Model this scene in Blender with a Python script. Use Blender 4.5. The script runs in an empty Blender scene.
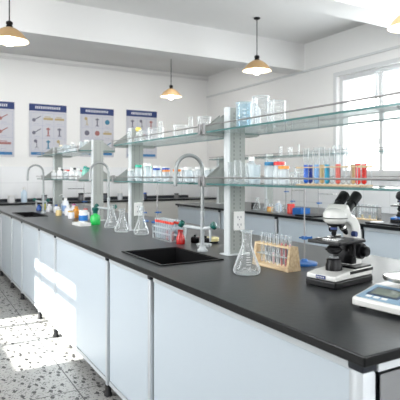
import bpy, bmesh, math, random
from mathutils import Vector, Matrix
random.seed(7)
PI = math.pi
COL = bpy.context.scene.collection

# ------------------------------------------------------------------ materials
def newmat(name):
    m = bpy.data.materials.new(name); m.use_nodes = True
    nt = m.node_tree; nt.nodes.clear()
    out = nt.nodes.new('ShaderNodeOutputMaterial')
    return m, nt, out
def plain(name, col, rough=.5, metal=0, spec=.5, coat=0, emit=None, es=0, bump=0, bscale=60, var=0, sheen=0):
    m, nt, out = newmat(name)
    b = nt.nodes.new('ShaderNodeBsdfPrincipled')
    b.inputs['Base Color'].default_value = (*col, 1)
    b.inputs['Roughness'].default_value = rough
    b.inputs['Metallic'].default_value = metal
    b.inputs['Specular IOR Level'].default_value = spec
    b.inputs['Coat Weight'].default_value = coat
    if sheen: b.inputs['Sheen Weight'].default_value = sheen; b.inputs['Sheen Roughness'].default_value = .35; b.inputs['Sheen Tint'].default_value = (.8, .85, .88, 1)
    if emit:
        b.inputs['Emission Color'].default_value = (*emit, 1)
        b.inputs['Emission Strength'].default_value = es
    if bump or var:
        tc = nt.nodes.new('ShaderNodeTexCoord')
        n = nt.nodes.new('ShaderNodeTexNoise'); n.inputs['Scale'].default_value = bscale
        n.inputs['Detail'].default_value = 5
        nt.links.new(tc.outputs['Object'], n.inputs['Vector'])
        if bump:
            bp = nt.nodes.new('ShaderNodeBump'); bp.inputs['Strength'].default_value = bump
            bp.inputs['Distance'].default_value = .01
            nt.links.new(n.outputs['Fac'], bp.inputs['Height'])
            nt.links.new(bp.outputs['Normal'], b.inputs['Normal'])
        if var:
            r = nt.nodes.new('ShaderNodeValToRGB')
            r.color_ramp.elements[0].color = (*[max(0, c*(1-var)) for c in col], 1)
            r.color_ramp.elements[1].color = (*[min(1, c*(1+var)) for c in col], 1)
            r.color_ramp.elements[0].position = .3; r.color_ramp.elements[1].position = .7
            nt.links.new(n.outputs['Fac'], r.inputs['Fac'])
            nt.links.new(r.outputs['Color'], b.inputs['Base Color'])
    nt.links.new(b.outputs[0], out.inputs[0])
    return m
def glassware(name, tint=(1, 1, 1), edge=.65, body=.06, milk=.5, gloss=.05):
    """thin glass: clear face-on, pale and shiny towards its rim"""
    m, nt, out = newmat(name)
    N, L = nt.nodes, nt.links
    tr = N.new('ShaderNodeBsdfTransparent'); tr.inputs[0].default_value = (*tint, 1)
    gl = N.new('ShaderNodeBsdfGlossy'); gl.inputs['Roughness'].default_value = gloss
    gl.inputs[0].default_value = (1, 1, 1, 1)
    df = N.new('ShaderNodeBsdfTranslucent'); df.inputs[0].default_value = (.92, .95, .96, 1)
    d2 = N.new('ShaderNodeBsdfDiffuse'); d2.inputs[0].default_value = (.92, .95, .96, 1)
    ds = N.new('ShaderNodeMixShader'); ds.inputs[0].default_value = .5
    L.new(df.outputs[0], ds.inputs[1]); L.new(d2.outputs[0], ds.inputs[2])
    mx = N.new('ShaderNodeMixShader'); mx.inputs[0].default_value = milk
    L.new(gl.outputs[0], mx.inputs[1]); L.new(ds.outputs[0], mx.inputs[2])
    lw = N.new('ShaderNodeLayerWeight'); lw.inputs['Blend'].default_value = .5
    mr = N.new('ShaderNodeMapRange')
    mr.inputs['From Min'].default_value = .35; mr.inputs['From Max'].default_value = 1
    mr.inputs['To Min'].default_value = body; mr.inputs['To Max'].default_value = edge
    L.new(lw.outputs['Facing'], mr.inputs['Value'])
    pw = N.new('ShaderNodeMath'); pw.operation = 'POWER'; pw.inputs[1].default_value = 3; L.new(lw.outputs['Facing'], pw.inputs[0])
    tcm = N.new('ShaderNodeMixRGB'); tcm.inputs[1].default_value = (*tint, 1); tcm.inputs[2].default_value = (*[v*.62 for v in tint], 1)
    L.new(pw.outputs[0], tcm.inputs[0]); L.new(tcm.outputs[0], tr.inputs[0])
    fx = N.new('ShaderNodeMixShader')
    L.new(mr.outputs[0], fx.inputs[0]); L.new(tr.outputs[0], fx.inputs[1]); L.new(mx.outputs[0], fx.inputs[2])
    L.new(fx.outputs[0], out.inputs[0])
    return m
def shelf_glass(name):
    m, nt, out = newmat(name)
    N, L = nt.nodes, nt.links
    geo = N.new('ShaderNodeNewGeometry'); sx = N.new('ShaderNodeSeparateXYZ')
    L.new(geo.outputs['Normal'], sx.inputs[0])
    ab = N.new('ShaderNodeMath'); ab.operation = 'ABSOLUTE'; L.new(sx.outputs['Z'], ab.inputs[0])
    gt = N.new('ShaderNodeMath'); gt.operation = 'GREATER_THAN'; gt.inputs[1].default_value = .5; L.new(ab.outputs[0], gt.inputs[0])
    tr = N.new('ShaderNodeBsdfTransparent'); tr.inputs[0].default_value = (.93, .97, .965, 1)
    df = N.new('ShaderNodeBsdfDiffuse'); df.inputs[0].default_value = (.80, .86, .855, 1)
    tl = N.new('ShaderNodeBsdfTranslucent'); tl.inputs[0].default_value = (.82, .90, .895, 1)
    dm = N.new('ShaderNodeMixShader'); dm.inputs[0].default_value = .5
    L.new(df.outputs[0], dm.inputs[1]); L.new(tl.outputs[0], dm.inputs[2])
    m1 = N.new('ShaderNodeMixShader'); m1.inputs[0].default_value = .22
    L.new(tr.outputs[0], m1.inputs[1]); L.new(dm.outputs[0], m1.inputs[2])
    gl = N.new('ShaderNodeBsdfGlossy'); gl.inputs['Roughness'].default_value = .03
    lw = N.new('ShaderNodeLayerWeight'); lw.inputs['Blend'].default_value = .5
    mr = N.new('ShaderNodeMapRange'); mr.inputs['From Min'].default_value = .6; mr.inputs['To Min'].default_value = .04; mr.inputs['To Max'].default_value = .5
    L.new(lw.outputs['Facing'], mr.inputs['Value'])
    m2 = N.new('ShaderNodeMixShader'); L.new(mr.outputs[0], m2.inputs[0]); L.new(m1.outputs[0], m2.inputs[1]); L.new(gl.outputs[0], m2.inputs[2])
    ed = N.new('ShaderNodeBsdfPrincipled'); ed.inputs['Base Color'].default_value = (.08, .19, .185, 1); ed.inputs['Roughness'].default_value = .15
    fx = N.new('ShaderNodeMixShader'); L.new(gt.outputs[0], fx.inputs[0]); L.new(ed.outputs[0], fx.inputs[1]); L.new(m2.outputs[0], fx.inputs[2])
    L.new(fx.outputs[0], out.inputs[0])
    return m
def terrazzo():
    m, nt, out = newmat('terrazzo_floor_tiles')
    N, L = nt.nodes, nt.links
    b = N.new('ShaderNodeBsdfPrincipled'); b.inputs['Roughness'].default_value = .42; b.inputs['Specular IOR Level'].default_value = .35
    tc = N.new('ShaderNodeTexCoord')
    def chips(scale, lo, thr, off, sy):
        mp = N.new('ShaderNodeMapping'); mp.inputs['Location'].default_value = (off, off*2, 0)
        mp.inputs['Rotation'].default_value = (0, 0, off); mp.inputs['Scale'].default_value = (1, sy, 1)
        L.new(tc.outputs['Object'], mp.inputs['Vector'])
        nz = N.new('ShaderNodeTexNoise'); nz.inputs['Scale'].default_value = 45; L.new(mp.outputs[0], nz.inputs['Vector'])
        ad = N.new('ShaderNodeMixRGB'); ad.blend_type = 'ADD'; ad.inputs[0].default_value = .02
        L.new(mp.outputs[0], ad.inputs[1]); L.new(nz.outputs['Color'], ad.inputs[2])
        v = N.new('ShaderNodeTexVoronoi'); v.voronoi_dimensions = '2D'; v.distance = 'CHEBYCHEV'; v.inputs['Scale'].default_value = scale
        L.new(ad.outputs[0], v.inputs['Vector'])
        d = N.new('ShaderNodeMath'); d.operation = 'LESS_THAN'; d.inputs[1].default_value = lo; L.new(v.outputs['Distance'], d.inputs[0])
        sc = N.new('ShaderNodeSeparateColor'); L.new(v.outputs['Color'], sc.inputs[0])
        g = N.new('ShaderNodeMath'); g.operation = 'GREATER_THAN'; g.inputs[1].default_value = thr; L.new(sc.outputs[0], g.inputs[0])
        mu = N.new('ShaderNodeMath'); mu.operation = 'MULTIPLY'; L.new(d.outputs[0], mu.inputs[0]); L.new(g.outputs[0], mu.inputs[1])
        return mu.outputs[0]
    base = N.new('ShaderNodeRGB'); base.outputs[0].default_value = (.37, .365, .35, 1)
    cur = base.outputs[0]
    for (scale, lo, thr, off, sy, colr) in ((46, .25, .6, 1.1, .8, (.30, .29, .275)), (21, .21, .5, .7, .5, (.045, .043, .042)), (25, .19, .6, 2.3, 1.9, (.03, .03, .032)), (60, .20, .6, 3.9, 1, (.10, .10, .10))):
        f = chips(scale, lo, thr, off, sy)
        mx = N.new('ShaderNodeMixRGB'); mx.inputs[2].default_value = (*colr, 1)
        L.new(f, mx.inputs[0]); L.new(cur, mx.inputs[1]); cur = mx.outputs[0]
    # joints every 0.8 m
    sx = N.new('ShaderNodeSeparateXYZ'); L.new(tc.outputs['Object'], sx.inputs[0])
    js = []
    for ax, o in (('X', .91), ('Y', 3.12)):
        s = N.new('ShaderNodeMath'); s.operation = 'SUBTRACT'; s.inputs[1].default_value = o - 80; L.new(sx.outputs[ax], s.inputs[0])
        q = N.new('ShaderNodeMath'); q.operation = 'MODULO'; q.inputs[1].default_value = .8; L.new(s.outputs[0], q.inputs[0])
        c_ = N.new('ShaderNodeMath'); c_.operation = 'COMPARE'; c_.inputs[1].default_value = .4; c_.inputs[2].default_value = .396; L.new(q.outputs[0], c_.inputs[0])
        js.append(c_.outputs[0])
    mn = N.new('ShaderNodeMath'); mn.operation = 'MINIMUM'; L.new(js[0], mn.inputs[0]); L.new(js[1], mn.inputs[1])
    mx = N.new('ShaderNodeMixRGB'); mx.inputs[1].default_value = (.07, .068, .065, 1)
    L.new(mn.outputs[0], mx.inputs[0]); L.new(cur, mx.inputs[2])
    L.new(mx.outputs[0], b.inputs['Base Color'])
    L.new(b.outputs[0], out.inputs[0])
    return m
def tiles(name, axis):
    m, nt, out = newmat(name)
    N, L = nt.nodes, nt.links
    b = N.new('ShaderNodeBsdfPrincipled'); b.inputs['Roughness'].default_value = .25
    tc = N.new('ShaderNodeTexCoord'); sx = N.new('ShaderNodeSeparateXYZ'); cb = N.new('ShaderNodeCombineXYZ')
    L.new(tc.outputs['Object'], sx.inputs[0]); L.new(sx.outputs[axis], cb.inputs[0]); L.new(sx.outputs['Z'], cb.inputs[1])
    br = N.new('ShaderNodeTexBrick'); br.offset = 0; br.inputs['Scale'].default_value = 1
    br.inputs['Brick Width'].default_value = .45; br.inputs['Row Height'].default_value = .3
    br.inputs['Mortar Size'].default_value = .006
    br.inputs['Color1'].default_value = (.86, .87, .88, 1); br.inputs['Color2'].default_value = (.87, .88, .89, 1); br.inputs['Mortar'].default_value = (.78, .79, .80, 1)
    L.new(cb.outputs[0], br.inputs['Vector']); L.new(br.outputs['Color'], b.inputs['Base Color']); L.new(b.outputs[0], out.inputs[0])
    return m
def wood(name):
    m, nt, out = newmat(name)
    N, L = nt.nodes, nt.links
    b = N.new('ShaderNodeBsdfPrincipled'); b.inputs['Roughness'].default_value = .5
    tc = N.new('ShaderNodeTexCoord'); mp = N.new('ShaderNodeMapping'); mp.inputs['Scale'].default_value = (90, 6, 60)
    L.new(tc.outputs['Object'], mp.inputs[0])
    n = N.new('ShaderNodeTexNoise'); n.inputs['Scale'].default_value = 1; L.new(mp.outputs[0], n.inputs[0])
    r = N.new('ShaderNodeValToRGB'); r.color_ramp.elements[0].color = (.60, .42, .24, 1); r.color_ramp.elements[1].color = (.80, .64, .42, 1)
    r.color_ramp.elements[0].position = .3; r.color_ramp.elements[1].position = .65
    L.new(n.outputs['Fac'], r.inputs[0]); L.new(r.outputs[0], b.inputs['Base Color']); L.new(b.outputs[0], out.inputs[0])
    return m

M = dict(
    wall=plain('painted_wall', (.88, .875, .86), .85, bump=.05, bscale=120),
    ceil=plain('ceiling_paint', (.76, .755, .745), .9),
    top=plain('black_worktop', (.003, .0035, .0042), .29, spec=.38, sheen=.09, bump=.035, bscale=40),
    edge=plain('black_edge', (.018, .022, .03), .4),
    panel=plain('pale_blue_laminate', (.53, .59, .64), .32, spec=.4),
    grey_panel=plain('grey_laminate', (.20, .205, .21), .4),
    alu=plain('white_aluminium', (.55, .58, .60), .3, metal=.1),
    post=plain('grey_steel_post', (.34, .36, .34), .5),
    postl=plain('white_post_edge', (.66, .69, .70), .4),
    black=plain('black_plastic', (.006, .006, .007), .35, spec=.35),
    rubber=plain('black_rubber', (.02, .02, .022), .6),
    steel=plain('brushed_steel', (.58, .58, .57), .25, metal=1),
    chrome=plain('chrome', (.75, .75, .74), .12, metal=1),
    rail=plain('steel_guard_rail', (.36, .35, .35), .35, metal=.7),
    tap=plain('grey_white_enamel', (.50, .53, .54), .25, spec=.6),
    tapgrey=plain('grey_enamel_pipe', (.33, .35, .35), .28, metal=.3),
    teal=plain('dark_green_plastic', (.01, .12, .10), .35),
    sinkm=plain('black_sink', (.005, .005, .006), .55, spec=.25),
    white=plain('white_plastic', (.82, .82, .80), .35),
    enamel=plain('white_enamel', (.74, .74, .71), .22, coat=.3),
    brass=plain('gold_lamp_shade', (.62, .42, .22), .42, metal=.25),
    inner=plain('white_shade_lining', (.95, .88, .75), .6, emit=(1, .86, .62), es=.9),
    bulb=plain('glowing_bulb', (1, 1, 1), .4, emit=(1, .93, .78), es=14),
    navy=plain('navy_print', (.035, .06, .19), .6),
    poster=plain('poster_paper', (.60, .60, .64), .55),
    pgrid=plain('poster_grid_ink', (.40, .42, .55), .6),
    pblue=plain('poster_footer_blue', (.05, .20, .42), .6),
    ink=plain('dark_ink', (.17, .17, .22), .6),
    inkred=plain('red_ink', (.38, .16, .15), .6),
    inktan=plain('tan_ink', (.48, .38, .20), .6),
    inkteal=plain('teal_ink', (.06, .22, .34), .6),
    glass=glassware('laboratory_glass', (.985, .99, .99), .95, .09, .8),
    thin=glassware('tube_glass', (.975, .985, .99), .75, .05, .65),
    frost=glassware('frosted_plastic', (.92, .96, .98), .85, .38, .9),
    bluish=glassware('pale_blue_glass', (.80, .91, .96), .75, .25, .7),
    pane=glassware('window_pane', (.97, .98, .98), .12, .03, .1, .02),
    shelf=shelf_glass('green_edged_shelf_glass'),
    wood=wood('pale_beech'),
    floor=terrazzo(),
    tileb=tiles('white_wall_tiles_back', 'X'), tiler=tiles('white_wall_tiles_side', 'Y'),
    lcd=plain('lcd_panel', (.17, .20, .17), .2), frostc=glassware('clear_plastic', (.95, .97, .98), .6, .10, .8), slot=plain('dark_slot', (.20, .21, .20), .6), tubew=glassware('milky_tube_glass', (.96, .97, .98), .9, .16, .85), cream=plain('pale_grey_laminate', (.62, .61, .58), .5), lcdf=plain('lcd_frame', (.03, .06, .12), .3),
    keypad=plain('pale_blue_keypad', (.27, .40, .52), .4),
    water=glassware('clear_water', (.95, .98, .99), .5, .05, .5),
    bluep=plain('blue_enamel', (.02, .14, .42), .3, coat=.3),
    paper=plain('white_paper', (.82, .82, .84), .7),
    out=plain('outside_render', (.9, .9, .9), .9), outb=plain('outside_balcony', (.8, .8, .8), .9),
    frame=plain('white_window_frame', (.70, .71, .71), .45),
)
_lq = {}
def liquid(c):
    k = 'liquid_%02x%02x%02x' % tuple(int(v*255) for v in c)
    if k not in _lq: _lq[k] = plain(k, c, .2, spec=.6)
    return _lq[k]

# ------------------------------------------------------------------ mesh helper
class MB:
    def __init__(s): s.b = bmesh.new()
    def box(s, x0, y0, z0, x1, y1, z1, bev=0, mat=None):
        vs = [s.b.verts.new(p) for p in ((x0, y0, z0), (x1, y0, z0), (x1, y1, z0), (x0, y1, z0), (x0, y0, z1), (x1, y0, z1), (x1, y1, z1), (x0, y1, z1))]
        fs = [s.b.faces.new([vs[i] for i in f]) for f in ((3, 2, 1, 0), (4, 5, 6, 7), (0, 1, 5, 4), (1, 2, 6, 5), (2, 3, 7, 6), (3, 0, 4, 7))]
        if bev:
            es = list({e for f in fs for e in f.edges})
            r = bmesh.ops.bevel(s.b, geom=es, offset=bev, segments=2, affect='EDGES', profile=.5)
            vs = list({v for v in r['verts']} | {v for v in vs if v.is_valid})
        if mat is not None:
            bmesh.ops.transform(s.b, matrix=mat, verts=[v for v in vs if v.is_valid])
        return s
    def prism(s, pts, axis, a, b_, mat=None):
        """extrude a 2-D outline; axis 'y': pts are (x,z); 'x': (y,z); 'z': (x,y)"""
        def p3(p, t): return (p[0], t, p[1]) if axis == 'y' else ((t, p[0], p[1]) if axis == 'x' else (p[0], p[1], t))
        A = [s.b.verts.new(p3(p, a)) for p in pts]; B = [s.b.verts.new(p3(p, b_)) for p in pts]
        s.b.faces.new(A); s.b.faces.new(B[::-1])
        n = len(pts)
        for i in range(n): s.b.faces.new((A[i], B[i], B[(i+1) % n], A[(i+1) % n]))
        if mat is not None: bmesh.ops.transform(s.b, matrix=mat, verts=A+B)
        return s
    def lathe(s, prof, cx=0, cy=0, cz=0, seg=24, mat=None, closed=True):
        rings = []; allv = []
        for r, z in prof:
            if r < 1e-6:
                v = s.b.verts.new((cx, cy, cz+z)); rings.append([v]); allv.append(v)
            else:
                R = [s.b.verts.new((cx+r*math.cos(2*PI*i/seg), cy+r*math.sin(2*PI*i/seg), cz+z)) for i in range(seg)]
                rings.append(R); allv += R
        for a, b_ in zip(rings, rings[1:]):
            if len(a) == 1 and len(b_) == 1: continue
            for i in range(seg):
                j = (i+1) % seg
                if len(a) == 1: s.b.faces.new((a[0], b_[i], b_[j]))
                elif len(b_) == 1: s.b.faces.new((a[i], a[j], b_[0]))
                else: s.b.faces.new((a[i], a[j], b_[j], b_[i]))
        if mat is not None: bmesh.ops.transform(s.b, matrix=mat, verts=allv)
        return s
    def tube(s, pts, r, seg=10, caps=True):
        pts = [Vector(p) for p in pts]; n = len(pts)
        rs = r if isinstance(r, (list, tuple)) else [r]*n
        T = []
        for i in range(n):
            t = (pts[min(i+1, n-1)]-pts[max(i-1, 0)]).normalized(); T.append(t)
        up = Vector((0, 0, 1)) if abs(T[0].z) < .9 else Vector((1, 0, 0))
        u = T[0].cross(up).normalized(); rings = []
        for i in range(n):
            u = (u-T[i]*u.dot(T[i])).normalized(); w = T[i].cross(u)
            rings.append([s.b.verts.new(pts[i]+(u*math.cos(2*PI*k/seg)+w*math.sin(2*PI*k/seg))*rs[i]) for k in range(seg)])
        for a, b_ in zip(rings, rings[1:]):
            for k in range(seg):
                j = (k+1) % seg; s.b.faces.new((a[k], a[j], b_[j], b_[k]))
        if caps: s.b.faces.new(rings[0][::-1]); s.b.faces.new(rings[-1])
        return s
    def build(s, name, m, parent=None, smooth=True, label=None):
        bmesh.ops.recalc_face_normals(s.b, faces=s.b.faces)
        me = bpy.data.meshes.new(name); s.b.to_mesh(me); s.b.free()
        if smooth:
            for p in me.polygons: p.use_smooth = True
            try: me.set_sharp_from_angle(angle=math.radians(38))
            except Exception: pass
        me.materials.append(m)
        o = bpy.data.objects.new(name, me); COL.objects.link(o)
        if parent: o.parent = parent
        if label: o['label'] = label
        return o
def tag(o, label, cat, group=None):
    o['label'] = label; o['category'] = cat
    if group: o['group'] = group
    elif 'group' in o: del o['group']
    return o
def thing(name, label, cat, loc=(0, 0, 0), rz=0, group=None):
    o = bpy.data.objects.new(name, None); COL.objects.link(o)
    o.empty_display_size = .05
    o.location = loc; o.rotation_euler = (0, 0, rz)
    return tag(o, label, cat, group)
def struct(o): o['kind'] = 'structure'; return o
def kids(o): return [c for c in bpy.data.objects if c.parent is o]
def dup(root, loc, rz=None, label=None, group=None, mats=None, scale=None):
    r = root.copy(); COL.objects.link(r); r.location = loc
    if rz is not None: r.rotation_euler = (0, 0, rz)
    if scale: r.scale = scale
    if label: r['label'] = label
    if group: r['group'] = group
    for ch in kids(root):
        c = ch.copy(); COL.objects.link(c); c.parent = r
        for g in kids(ch):
            d = g.copy(); COL.objects.link(d); d.parent = c
    return r
def recolor(root, part, m):
    for c in kids(root):
        if c.name.split('.')[0] == part:
            c.data = c.data.copy(); c.data.materials.clear(); c.data.materials.append(m)
def arc(cx, cz, r, a0, a1, n, y=0):
    return [(cx+r*math.cos(a0+(a1-a0)*i/n), y, cz+r*math.sin(a0+(a1-a0)*i/n)) for i in range(n+1)]

BZ = .87   # bench height
# ------------------------------------------------------------------ room shell
CZ = 3.5; FZ = -.03
XR, XL, YB = 5.6, -2.2, 9.3
struct(MB().box(XL-.1, -2.5, -.13, XR+.1, YB+.1, FZ).build('floor', M['floor'], smooth=False))
struct(MB().box(XL-.1, -2.5, CZ, XR+.1, YB+.1, CZ+.1).build('ceiling', M['ceil'], smooth=False))
struct(MB().box(XL-.1, YB, FZ, XR+.1, YB+.15, CZ).build('wall_back', M['wall'], smooth=False))
def wall_x(name, x0, x1, y0, y1, holes):
    m = MB(); cur = y0
    for (a, b_, z0, z1) in holes:
        m.box(x0, cur, FZ, x1, a, CZ); m.box(x0, a, FZ, x1, b_, z0); m.box(x0, a, z1, x1, b_, CZ); cur = b_
    if cur < y1: m.box(x0, cur, FZ, x1, y1, CZ)
    return struct(m.build(name, M['wall'], smooth=False))
WY0, WY1, WZ0, WZ1 = 2.0, 5.47, 1.34, 2.84
wall_x('wall_right', XR, XR+.24, -2.5, YB, [(-1.2, 1.4, WZ0, WZ1), (WY0, WY1, WZ0, WZ1)])
struct(MB().box(XL-.15, -2.65, FZ, XR+.24, -2.5, CZ).build('wall_front', M['wall'], smooth=False))
wall_x('wall_left', XL-.15, XL, -2.5, YB, [(3.63, 5.02, 1.67, 2.55)])
# beams
struct(MB().box(XL, 6.2, 3.06, XR, 6.55, CZ).build('trim_1', M['ceil'], smooth=False))
struct(MB().box(XL, 3.55, 3.06, XR, 3.9, CZ).build('trim_2', M['ceil'], smooth=False))
struct(MB().box(XL, .9, 3.06, XR, 1.25, CZ).build('trim_3', M['ceil'], smooth=False))
# conduit along right wall and ledge at back wall top
struct(MB().box(XR-.03, -1, 3.03, XR, YB, 3.06).build('trim_4', M['frame'], smooth=False))
struct(MB().box(XL, YB-.03, 3.40, XR, YB, 3.44).build('trim_5', M['ceil'], smooth=False))
# tile wainscots
struct(MB().box(XL, YB-.012, FZ, XR, YB, 1.49).build('trim_6', M['tileb'], smooth=False))
struct(MB().box(XR-.012, 5.55, FZ, XR, YB-.012, 1.28).build('trim_7', M['tiler'], smooth=False))
struct(MB().box(XR-.012, -2.5, FZ, XR, 5.55, 1.28).build('trim_8', M['tiler'], smooth=False))
# skirting
struct(MB().box(XL, YB-.03, FZ, XR-.03, YB-.012, .1).build('baseboard_back', M['grey_panel'], smooth=False))
# windows of the right wall
def window_r(name, y0, y1, bars):
    x0, x1 = XR+.05, XR+.11
    fr = MB()
    w = .07
    fr.box(x0, y0, WZ0, x1, y0+w, WZ1); fr.box(x0, y1-w, WZ0, x1, y1, WZ1)
    fr.box(x0, y0+w, WZ0, x1, y1-w, WZ0+w); fr.box(x0, y0+w, WZ1-w, x1, y1-w, WZ1)
    for y in bars: fr.box(x0+.005, y-.035, WZ0+w, x1-.005, y+.035, WZ1-w)
    # casing round the opening on the room side, and sill
    c = .06
    fr.box(XR-.02, y0-c, WZ0-c, XR, y0, WZ1+c); fr.box(XR-.02, y1, WZ0-c, XR, y1+c, WZ1+c)
    fr.box(XR-.02, y0, WZ1, XR, y1, WZ1+c); fr.box(XR-.05, y0, WZ0-c, XR+.05, y1, WZ0)
    o = struct(fr.build(name, M['frame'], smooth=False))
    p = MB().box(x0+.025, y0+w, WZ0+w, x0+.03, y1-w, WZ1-w).build('window_pane', M['pane'], o, smooth=False)
window_r('window_1', WY0, WY1, [4.70, 3.85, 3.0])
window_r('window_2', -1.2, 1.4, [.1])
# window of the left wall, whose bars throw the shadow on the floor
fr = MB(); x0, x1 = XL-.10, XL-.05
for y in (4.235, 4.745): fr.box(x0, y-.022, 1.67, x1, y+.022, 2.55)
fr.box(x0, 3.63, 2.345, x1, 5.02, 2.405)
w3 = struct(fr.build('window_3', M['frame'], smooth=False))
MB().box(x0+.02, 3.63, 1.67, x0+.024, 5.02, 2.55).build('window_pane', M['pane'], w3, smooth=False)
# pale building outside
t = thing('building', 'pale blurred building outside the window', 'building', (14, 3, 0))
m = MB()
m.box(0, -10, 0, 2, 12, 4.1); m.build('wall', M['out'], t, smooth=False)
for z in (1.5, 2.6, 3.7):
    MB().box(-.3, -10, z, 0, 12, z+.12).build('balcony_slab', M['outb'], t, smooth=False)

# ------------------------------------------------------------------ island bench
X0, X1, Y0, Y1 = 1.01, 2.34, .89, 7.95
SX0, SX1, SY0, SY1 = 1.115, 1.478, 2.31, 2.84       # near sink opening
TX0, TX1, TY0, TY1 = 1.08, 1.33, 5.75, 6.45       # far sink opening
def slab_with_holes(name, x0, x1, y0, y1, holes, z0, z1, label):
    m = MB(); cur = y0
    b = m.b
    # grid-built slab so that it stays one clean surface
    xs = sorted({x0, x1} | {h[0] for h in holes} | {h[1] for h in holes}); ys = sorted({y0, y1} | {h[2] for h in holes} | {h[3] for h in holes})
    def hole(x, y): return any(h[0] < x < h[1] and h[2] < y < h[3] for h in holes)
    V = {}
    def v(i, j, z):
        if (i, j, z) not in V: V[(i, j, z)] = b.verts.new((xs[i], ys[j], z))
        return V[(i, j, z)]
    nx, ny = len(xs)-1, len(ys)-1
    solid = lambda i, j: 0 <= i < nx and 0 <= j < ny and not hole((xs[i]+xs[i+1])/2, (ys[j]+ys[j+1])/2)
    for i in range(nx):
        for j in range(ny):
            if not solid(i, j): continue
            b.faces.new((v(i, j, z1), v(i+1, j, z1), v(i+1, j+1, z1), v(i, j+1, z1)))
            b.faces.new((v(i, j, z0), v(i, j+1, z0), v(i+1, j+1, z0), v(i+1, j, z0)))
            if not solid(i-1, j): b.faces.new((v(i, j, z0), v(i, j, z1), v(i, j+1, z1), v(i, j+1, z0)))
            if not solid(i+1, j): b.faces.new((v(i+1, j, z0), v(i+1, j+1, z0), v(i+1, j+1, z1), v(i+1, j, z1)))
            if not solid(i, j-1): b.faces.new((v(i, j, z0), v(i+1, j, z0), v(i+1, j, z1), v(i, j, z1)))
            if not solid(i, j+1): b.faces.new((v(i, j+1, z0), v(i, j+1, z1), v(i+1, j+1, z1), v(i+1, j+1, z0)))
    o = m.build(name, M['top'], None, smooth=False)
    bv = o.modifiers.new('bevel', 'BEVEL'); bv.width = .004; bv.segments = 2; bv.limit_method = 'ANGLE'
    tag(o, label, 'worktop'); return o
slab_with_holes('worktop', X0, X1, Y0, Y1, [(SX0, SX1, SY0, SY1), (TX0, TX1, TY0, TY1)], BZ-.03, BZ, 'long black worktop of the nearest lab bench')
def sink(x0, x1, y0, y1, label):
    t = thing('sink', label, 'sink', ((x0+x1)/2, (y0+y1)/2, BZ))
    hx, hy = (x1-x0)/2-.002, (y1-y0)/2-.002
    m = MB(); w = .012; d = -.022; D = -.022
    D = -.19
    m.box(-hx, -hy, D, -hx+w, hy, .001); m.box(hx-w, -hy, D, hx, hy, .001)
    m.box(-hx+w, -hy, D, hx-w, -hy+w, .001); m.box(-hx+w, hy-w, D, hx-w, hy, .001)
    m.box(-hx+w, -hy+w, D, hx-w, hy-w, D+.012)
    m.build('basin', M['sinkm'], t, smooth=False)
    r = MB(); k = .013; g = .004
    r.box(-hx-k, -hy-k, .0005, -hx+g, hy+k, .006); r.box(hx-g, -hy-k, .0005, hx+k, hy+k, .006)
    r.box(-hx+g, -hy-k, .0005, hx-g, -hy+g, .006); r.box(-hx+g, hy-g, .0005, hx-g, hy+k, .006)
    r.build('rim', M['black'], t, smooth=False)
    MB().lathe([(0, .002), (.03, .002), (.03, .006), (.018, .006), (.016, .003), (0, .003)], 0, 0, D+.011).build('drain', M['steel'], t)
    return t
sink(SX0, SX1, SY0, SY1, 'black rectangular sink in the foreground beside the tall faucet')
sink(TX0, TX1, TY0, TY1, 'black sink at the far left end of the bench')

def cabinet(x0, x1, y0, y1, label, near_end=False, group='cabinets', far_end=False, ends=.0):
    t = thing('cabinet', label, 'cabinet', ((x0+x1)/2, (y0+y1)/2, 0), 0, group)
    cx, cy = (x0+x1)/2, (y0+y1)/2
    hx, hy = (x1-x0)/2, (y1-y0)/2-.0015
    zt = BZ-.03
    MB().box(-hx+.015, -hy+.001, .06, hx-.015, hy-.001, zt-.20).build('carcass', M['panel'], t, smooth=False)
    pr = .016
    for sgn, nm in ((-1, 'front'), (1, 'back')):
        x_a = sgn*hx
        m = MB(); m.box(min(x_a, x_a-sgn*.014), -hy+.035, .083, max(x_a, x_a-sgn*.014), hy-.035, zt-.037, .002)
        m.build('panel', M['panel'], t, smooth=False)
        r = MB(); q = MB()
        r.box(min(x_a, x_a-sgn*.02)-.002, -hy+.03, zt-.035, max(x_a, x_a-sgn*.02)+.002, hy-.03, zt)
        q.box(min(x_a, x_a-sgn*.02)-.002, -hy+.03, .052, max(x_a, x_a-sgn*.02)+.002, hy-.03, .078)
        r.build('top_rail', M['alu'], t, smooth=False); q.build('bottom_rail', M['alu'], t, smooth=False)
        for e in (-1, 1):
            if e == 1 and not far_end: continue
            big = near_end and e == -1
            wy = .055 if big else .032
            ya = e*hy
            yA, yB = (ya, ya+wy) if e == -1 else (ya-wy, ya)
            xo = x_a+sgn*.006
            xA, xB = min(xo, xo-sgn*(.055 if big else .03)), max(xo, xo-sgn*(.055 if big else .03))
            MB().box(xA, yA, .035, xB, yB, zt-.03, .012 if big else .008).build('corner_post', M['alu'], t)
            MB().box(xA-.001, yA-(.001 if big else 0), zt-.032, xB+.001, yB, zt, .006).build('post_cap', M['edge'], t)
            MB().lathe([(.0, 0), (.024, 0), (.024, .012), (.018, .02), (.018, .065), (0, .065)], (xA+xB)/2, (yA+yB)/2, FZ, 14).build('foot', M['rubber'], t)
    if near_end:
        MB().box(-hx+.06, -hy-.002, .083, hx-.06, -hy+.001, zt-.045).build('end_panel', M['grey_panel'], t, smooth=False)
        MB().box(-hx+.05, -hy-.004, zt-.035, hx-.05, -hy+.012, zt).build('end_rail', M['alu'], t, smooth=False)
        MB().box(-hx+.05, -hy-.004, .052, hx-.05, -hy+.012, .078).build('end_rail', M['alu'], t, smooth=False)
    if far_end:
        MB().box(-hx+.04, hy-.001, .083, hx-.04, hy+.002, zt-.045).build('end_panel', M['panel'], t, smooth=False)
    return t
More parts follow.
